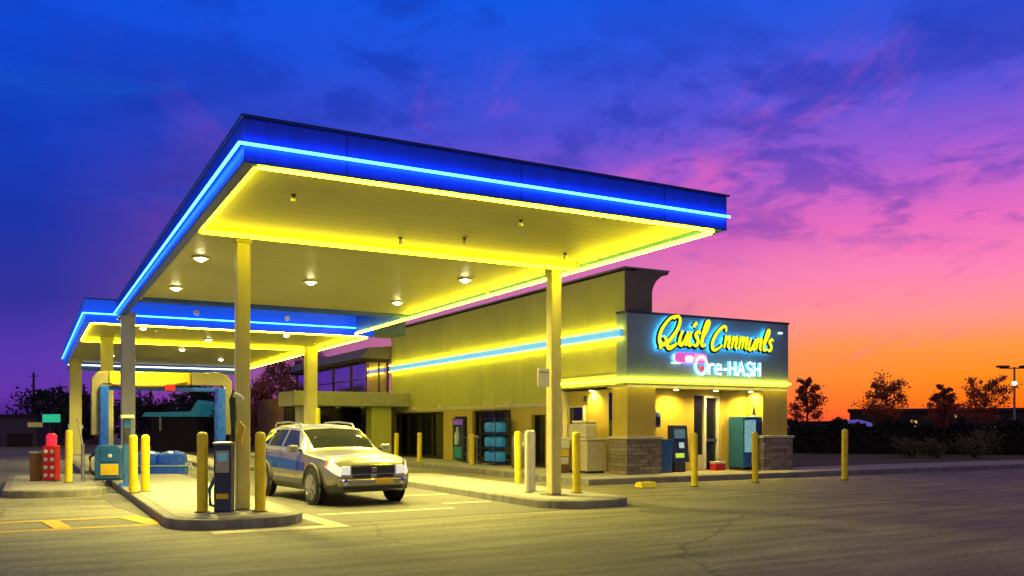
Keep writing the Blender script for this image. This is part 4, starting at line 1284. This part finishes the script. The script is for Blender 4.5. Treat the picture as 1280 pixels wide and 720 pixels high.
def tree(name, x, y, h, wd_, label, leafm, seed, group=None, base=0., sparse=1., n=1500, leaf=.09, shape='cone', trunk=.28, limbs=16, z=0.):
    rs = random.Random(seed)
    t = thing(name, label, 'tree', (x, y, z), rs.uniform(0, 6), group)
    tr = MB()
    top = Vector((rs.uniform(-.05, .05) * h, rs.uniform(-.05, .05) * h, h * .93))
    tp = [Vector((0, 0, -.1)), Vector((.01 * h, 0, h * .3)), Vector((top.x * .5, top.y * .5, h * .62)), top]
    tr.tube(tp, [h * .022, h * .017, h * .011, h * .003], 8)
    pts = []
    for k in range(limbs):
        f = trunk + (1 - trunk) * (k + rs.uniform(0, .8)) / limbs
        st_ = Vector((top.x * f, top.y * f, h * f * .93))
        if shape == 'cone':
            L_ = wd_ * .5 * (1.12 - .80 * (f - trunk) / (1 - trunk)) * rs.uniform(.65, 1.15)
        elif shape == 'vase':
            L_ = wd_ * .5 * (.75 + .45 * math.sin(math.pi * min(1, (f - trunk) / (1 - trunk)))) * rs.uniform(.6, 1.15)
        else:
            L_ = wd_ * .5 * math.sqrt(max(.08, 1 - (2 * (f - trunk) / (1 - trunk) - .9) ** 2)) * rs.uniform(.75, 1.1)
        a = k * 2.4 + rs.uniform(-.5, .5)
        e = Vector((math.cos(a) * L_, math.sin(a) * L_, L_ * rs.uniform(.35, .8)))
        en = st_ + e
        if en.z > h: en.z = h * rs.uniform(.9, 1.0)
        mid_ = st_ + e * .5 + Vector((0, 0, -.05 * L_))
        tr.tube([st_, mid_, en], [h * .008, h * .005, h * .002], 5)
        nc = rs.randint(3, 5)
        for c in range(nc):
            q = .35 + .65 * (c + rs.random()) / nc
            cc = st_ + e * q + Vector((rs.gauss(0, .1), rs.gauss(0, .1), rs.gauss(0, .08))) * L_
            rad = L_ * rs.uniform(.16, .30) * sparse
            for _ in range(int(n / limbs / nc)):
                pts.append((cc.x + rs.gauss(0, rad), cc.y + rs.gauss(0, rad), cc.z + rs.gauss(0, rad * .75)))
    tr.build('trunk', M['bark'], t, world=False, smooth=True)
    leaf_mesh('crown', pts, leaf, leafm, t, seed)
    return t


def bush(name, x, y, h, wd_, label, leafm, seed, group=None, n=500, leaf=.06, cat='bush'):
    rs = random.Random(seed)
    t = thing(name, label, cat, (x, y, 0.13), 0, group)
    st_ = MB()
    pts = []
    for k in range(9):
        a = rs.uniform(0, 6.28); L_ = wd_ * .5 * rs.uniform(.3, .9)
        e = Vector((math.cos(a) * L_, math.sin(a) * L_, h * rs.uniform(.55, .95)))
        st_.tube([(0, 0, 0), e * .5, e], [.02, .014, .005], 5)
        for _ in range(n // 9):
            q = rs.uniform(.25, 1.05)
            pts.append((e.x * q + rs.gauss(0, wd_ * .10), e.y * q + rs.gauss(0, wd_ * .10), max(.02, e.z * q + rs.gauss(0, h * .09))))
    st_.build('stems', M['bark'], t, world=False)
    leaf_mesh('foliage', pts, leaf, leafm, t, seed)
    return t


def at(px, d, z=0.):
    r = (px - 640) / 1093
    return ((.8765 * r + .4814) * d, (-.4814 * r + .8765) * d)


TREES = [(1010, 46, 4.0, 2.1, 'slim russet tree standing right behind the shop corner', M['leafr2'], 'cone', 900),
         (1108, 47, 3.6, 2.4, 'broad sparse russet tree above the far dark building', M['leafr'], 'vase', 1050),
         (1180, 40, 3.3, 1.8, 'russet tree with a visible pale trunk before the dark hedge', M['leafr2'], 'cone', 900),
         (1229, 46, 3.7, 2.1, 'sparse russet tree just left of the lit lamp post', M['leafr'], 'vase', 850)]
for i, (px, d, h, w_, lab, m, shp, n) in enumerate(TREES):
    x, y = at(px, d)
    tree('young_tree', x, y, h, w_, lab, m, 30 + i, 'young trees against the sunset', n=int(n * 3.6), leaf=.075, shape=shp, trunk=.40, limbs=20, sparse=.62, z=.13)
for i, (px, d, h, w_, lab) in enumerate([
        (1139, 37, 1.0, 1.7, 'low round bush left of the pale tree trunk'),
        (1172, 36.6, .85, 1.3, 'small bush at the foot of the pale tree trunk'),
        (1218, 36.4, 1.25, 2.0, 'larger grey green bush farthest right before the hedge')]):
    x, y = at(px, d)
    bush('bush', x, y, h, w_, lab, M['leafg'], 60 + i, 'bushes along the verge', n=1300, leaf=.055)


def hedge(px0, px1, d0, d1, h, label, seed, n, leaf=.13, thick=2.2, m='leafd', name='hedge'):
    rs = random.Random(seed)
    a = Vector(at(px0, d0)); b = Vector(at(px1, d1))
    t = thing(name, label, 'hedge', (a.x, a.y, 0))
    pts = []
    dv = b - a
    nrm = Vector((-dv.y, dv.x)).normalized()
    for _ in range(n):
        s_ = rs.random(); u = rs.uniform(-.5, .5) * thick
        hh = h * (.86 + .10 * math.sin(s_ * 37 + seed) + .06 * math.sin(s_ * 91))
        zz = hh * (1 - rs.random() ** 2 * .98)
        p = dv * s_ + nrm * u
        pts.append((p.x + rs.gauss(0, .1), p.y, max(.1, zz + rs.gauss(0, .07))))
    leaf_mesh('foliage', pts, leaf, M[m], t, seed)
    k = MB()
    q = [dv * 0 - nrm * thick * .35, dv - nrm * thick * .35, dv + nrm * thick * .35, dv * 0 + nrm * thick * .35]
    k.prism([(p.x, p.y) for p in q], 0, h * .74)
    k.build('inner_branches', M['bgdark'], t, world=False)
    return t


hedge(985, 1420, 44, 40, 1.75, 'long dark clipped hedge behind the bushes on the right', 71, 16000)
hedge(240, 480, 60, 56, 2.6, 'dark hedge far behind the silver car and left columns', 72, 6000, .2, 2.6)

# far right: low dark building, its sign, and cars behind the hedge
def bxat(px0, px1, d0, d1):
    return Vector(at(px0, d0)), Vector(at(px1, d1))


def far_building(name, label, px0, px1, d0, d1, h, depth, wallm, roof_h, wins, parapet=True, glow=None, z=0):
    a, b = bxat(px0, px1, d0, d1)
    dv = b - a
    L_ = dv.length
    rz = math.atan2(dv.y, dv.x)
    t = thing(name, label, 'building', (a.x, a.y, 0), rz)
    MB().box(0, 0, 0, L_, depth, h).build('wall', wallm, t, world=False)
    rf = MB()
    rf.box(-.2, -.25, h + .002, L_ + .2, depth + .2, h + roof_h)
    rf.build('roof', M['bgroof'], t, world=False)
    for i, (f0, f1, z0, z1, m) in enumerate(wins):
        MB().box(L_ * f0, -.06, z0, L_ * f1, -.01, z1).build('window', m, t, world=False)
    return t


warmw = mat('warm_far_window', (.5, .35, .1), .5, 0, .4, 2, emit=(1, .62, .12), es=.7)
bluew = mat('blue_far_sign', (.1, .1, .5), .5, 0, .3, 2, emit=(.16, .12, .62), es=.5)
redw = mat('red_far_sign', (.5, .1, .05), .5, 0, .3, 2, emit=(1, .25, .08), es=1.0)
far_building('far_store', 'long dark single storey building on the horizon below the sunset', 1062, 1500, 92, 80, 2.9, 14, M['bgdark'], .35,
             [(.205, .215, 1.35, 2.0, warmw), (.19, .20, 1.6, 2.1, warmw), (.448, .462, 1.25, 1.6, warmw), (.40, .43, .55, .9, bluew), (.33, .336, 2.3, 2.6, warmw)])
far_building('far_shed', 'low dark wing left of the long building on the horizon', 1000, 1061, 96, 95, 1.75, 10, M['bgdark'], .25, [(.55, .72, .5, .9, M['bgwall'])])
x, y = at(1066, 88)
fs_ = thing('far_sign', 'small purple and red lit sign far behind the right bollard', 'sign', (x, y, 0), R(-30))
for sx in (-1.2, 1.2):
    MB().box(sx - .05, -.05, 0, sx + .05, .05, 2.05).build('post', M['dsteel'], fs_, world=False)
MB().prism([(-1.6, 1.6), (-.4, 1.6), (0, 1.45), (1.9, 1.42), (1.9, 1.75), (.6, 2.1), (-1.6, 2.05)], -.12, -.06, 'y').build('purple_panel', bluew, fs_, world=False)
MB().box(-.6, -.12, .35, 2.6, -.06, .72).build('red_panel', redw, fs_, world=False)

# lamp post, lit
x, y = at(1268, 60)
lp = thing('lamp_post', 'tall lit car park lamp post against the orange sky at the far right', 'lamp post', (x, y, .12), R(-30))
MB().lathe([(.14, 0), (.14, .5), (.085, .55), (.065, 5.1), (.06, 5.4)], 0, 0, 12).build('pole', mat('lamp_pole_grey', (.25, .22, .22), .5, .3), lp, world=False, smooth=True)
MB().box(-1.0, -.04, 5.28, 1.0, .04, 5.36).build('cross_arm', M['dsteel'], lp, world=False)
for sx in (-.78, .78):
    h_ = MB().box(sx - .38, -.2, 5.365, sx + .38, .2, 5.50).build('lamp_head', M['dsteel'], lp, world=False, bevel=.02)
g_ = MB().lathe([(.04, 4.42), (.15, 4.32), (.16, 4.22), (.06, 4.14)], 0, 0, 14).build('lit_globe', mat('white_lamp_glow', (1, .95, .85), .3, 0, 0, emit=(1, .82, .55), es=16), lp, world=False, smooth=True)

# far left: low mauve building, trees, lit signs and poles
far_building('left_store', 'low mauve building with dark doorways at the far left edge', -120, 46, 62, 62, 2.1, 10, M['bgwall'], .2,
             [(.60, .72, .0, 1.0, M['bgdark']), (.78, .96, .0, .95, M['bgdark']), (.3, .5, 0, .9, M['bgdark'])])
dk = [(60, 66, 4.0, 4.2, 'dark bushy tree behind the green lit sign'), (100, 60, 3.6, 3.6, 'dark round tree behind the first left column'),
      (200, 66, 2.9, 5.0, 'low dark spreading tree seen through the wash arch'), (247, 52, 4.0, 2.9, 'dark tall tree just inside the right leg of the wash arch'),
      (160, 68, 3.2, 4.5, 'dark tree behind the grey column')]
for i, (px, d, h, w_, lab) in enumerate(dk):
    x, y = at(px, d)
    tree('dark_tree', x, y, h, w_, lab, M['leafd'], 90 + i, 'dark trees at the back left', n=2600, leaf=.16, shape='round', trunk=.12, limbs=18, sparse=1.1)
rt = [(350, 55, 5.4, 4.6, 'mid sized russet tree just left of the rear yellow column'), (386, 58, 6.8, 4.8, 'tallest russet tree, behind the glazed entrance block'),
      (320, 54, 4.1, 4.2, 'low russet tree just right of the front cream column')]
for i, (px, d, h, w_, lab) in enumerate(rt):
    x, y = at(px, d)
    tree('russet_tree', x, y, h, w_, lab, M['leafrt'], 110 + i, 'russet trees behind the wash', n=5200, leaf=.10, shape='cone', trunk=.06, limbs=24, sparse=1.15)
for i, (px, d, h, lab) in enumerate([(42, 74, 6.0, 'tallest thin dark pole at the far left'), (105, 74, 5.0, 'shorter thin dark pole between the two left columns'), (188, 64, 4.6, 'thin dark mast with a side arm seen inside the wash arch')]):
    x, y = at(px, d)
    p = thing('utility_pole', lab, 'pole', (x, y, 0), R(-30))
    MB().lathe([(.13, 0), (.10, h * .6), (.08, h)], 0, 0, 10).build('pole', M['bgdark'], p, world=False, smooth=True)
    MB().box(-.35, -.04, h - .35, .35, .04, h - .28).build('cross_arm', M['bgdark'], p, world=False)
    if i == 2:
        MB().tube([(0, 0, h - .4), (1.2, 0, h - .1), (2.6, 0, h - .3), (3.0, 0, h - .9)], .06, 6).build('lamp_arm', M['bgdark'], p, world=False)
x, y = at(63, 58)
gs = thing('street_sign', 'green lit street sign beside the first left column', 'street sign', (x, y, 0), R(-30))
MB().box(-.05, -.05, 0, .05, .05, 1.7).build('post', M['dsteel'], gs, world=False)
MB().box(-.5, -.08, 1.72, .68, .0, 2.25).build('lit_panel', mat('green_sign_face', (.02, .4, .2), .4, 0, .1, 3, emit=(.02, .55, .26), es=.8), gs, world=False, bevel=.02)
x, y = at(95, 58)
ss = thing('white_sign', 'small pale lit sign on a post right of the green one', 'sign', (x, y, 0), R(-30))
MB().box(-.04, -.04, 0, .04, .04, 1.3).build('post', M['dsteel'], ss, world=False)
MB().prism([(-.5, 1.3), (.45, 1.3), (.45, 1.52), (.05, 1.78), (-.5, 1.6)], -.05, .05, 'y').build('lit_panel', mat('pale_sign_face', (.4, .6, .6), .4, 0, .5, 4, emit=(.4, .65, .65), es=.5), ss, world=False)
x, y = at(44, 60)
ys = thing('low_lit_sign', 'small dim yellowish sign left of the green one', 'sign', (x, y, 0), R(-30))
MB().box(-.04, -.04, 0, .04, .04, 1.4).build('post', M['dsteel'], ys, world=False)
MB().box(-.5, -.05, 1.4, .5, .05, 1.72).build('lit_panel', mat('dim_sign_face', (.3, .26, .12), .4, 0, .5, 4, emit=(.5, .4, .1), es=.3), ys, world=False)
# teal roofed kiosk seen through the arch
x, y = at(218, 50)
tk = thing('teal_roof_hut', 'hut with a stepped teal roof seen through the wash arch', 'hut', (x, y, 0), R(-28))
MB().box(-1.3, 0, 0, 1.3, 2, 2.0).build('wall', M['bgdark'], tk, world=False)
MB().prism([(-1.7, 2.02), (1.5, 2.02), (1.7, 2.75), (1.45, 2.95), (1.05, 2.30), (-1.5, 2.25)], -.4, 2.2, 'y').build('roof', mat('teal_roof_painted_glow', (.03, .20, .24), .5, 0, .2, 2, emit=(.01, .13, .16), es=.5), tk, world=False)  # faint teal glow put into the roof's colour
MB().box(-.75, -.3, 1.2, -.65, -.2, 2.0).build('post', M['trim'], tk, world=False)

# ------------------------------------------------------------------ render settings
scn.view_settings.view_transform = 'Standard'
scn.view_settings.look = 'None'
scn.view_settings.exposure = 0
scn.render.engine = 'CYCLES'
scn.cycles.use_denoising = True
scn.cycles.sample_clamp_indirect = 4
scn.cycles.max_bounces = 6
scn.cycles.use_light_tree = True
scn.cycles.caustics_reflective = False
scn.cycles.caustics_refractive = False
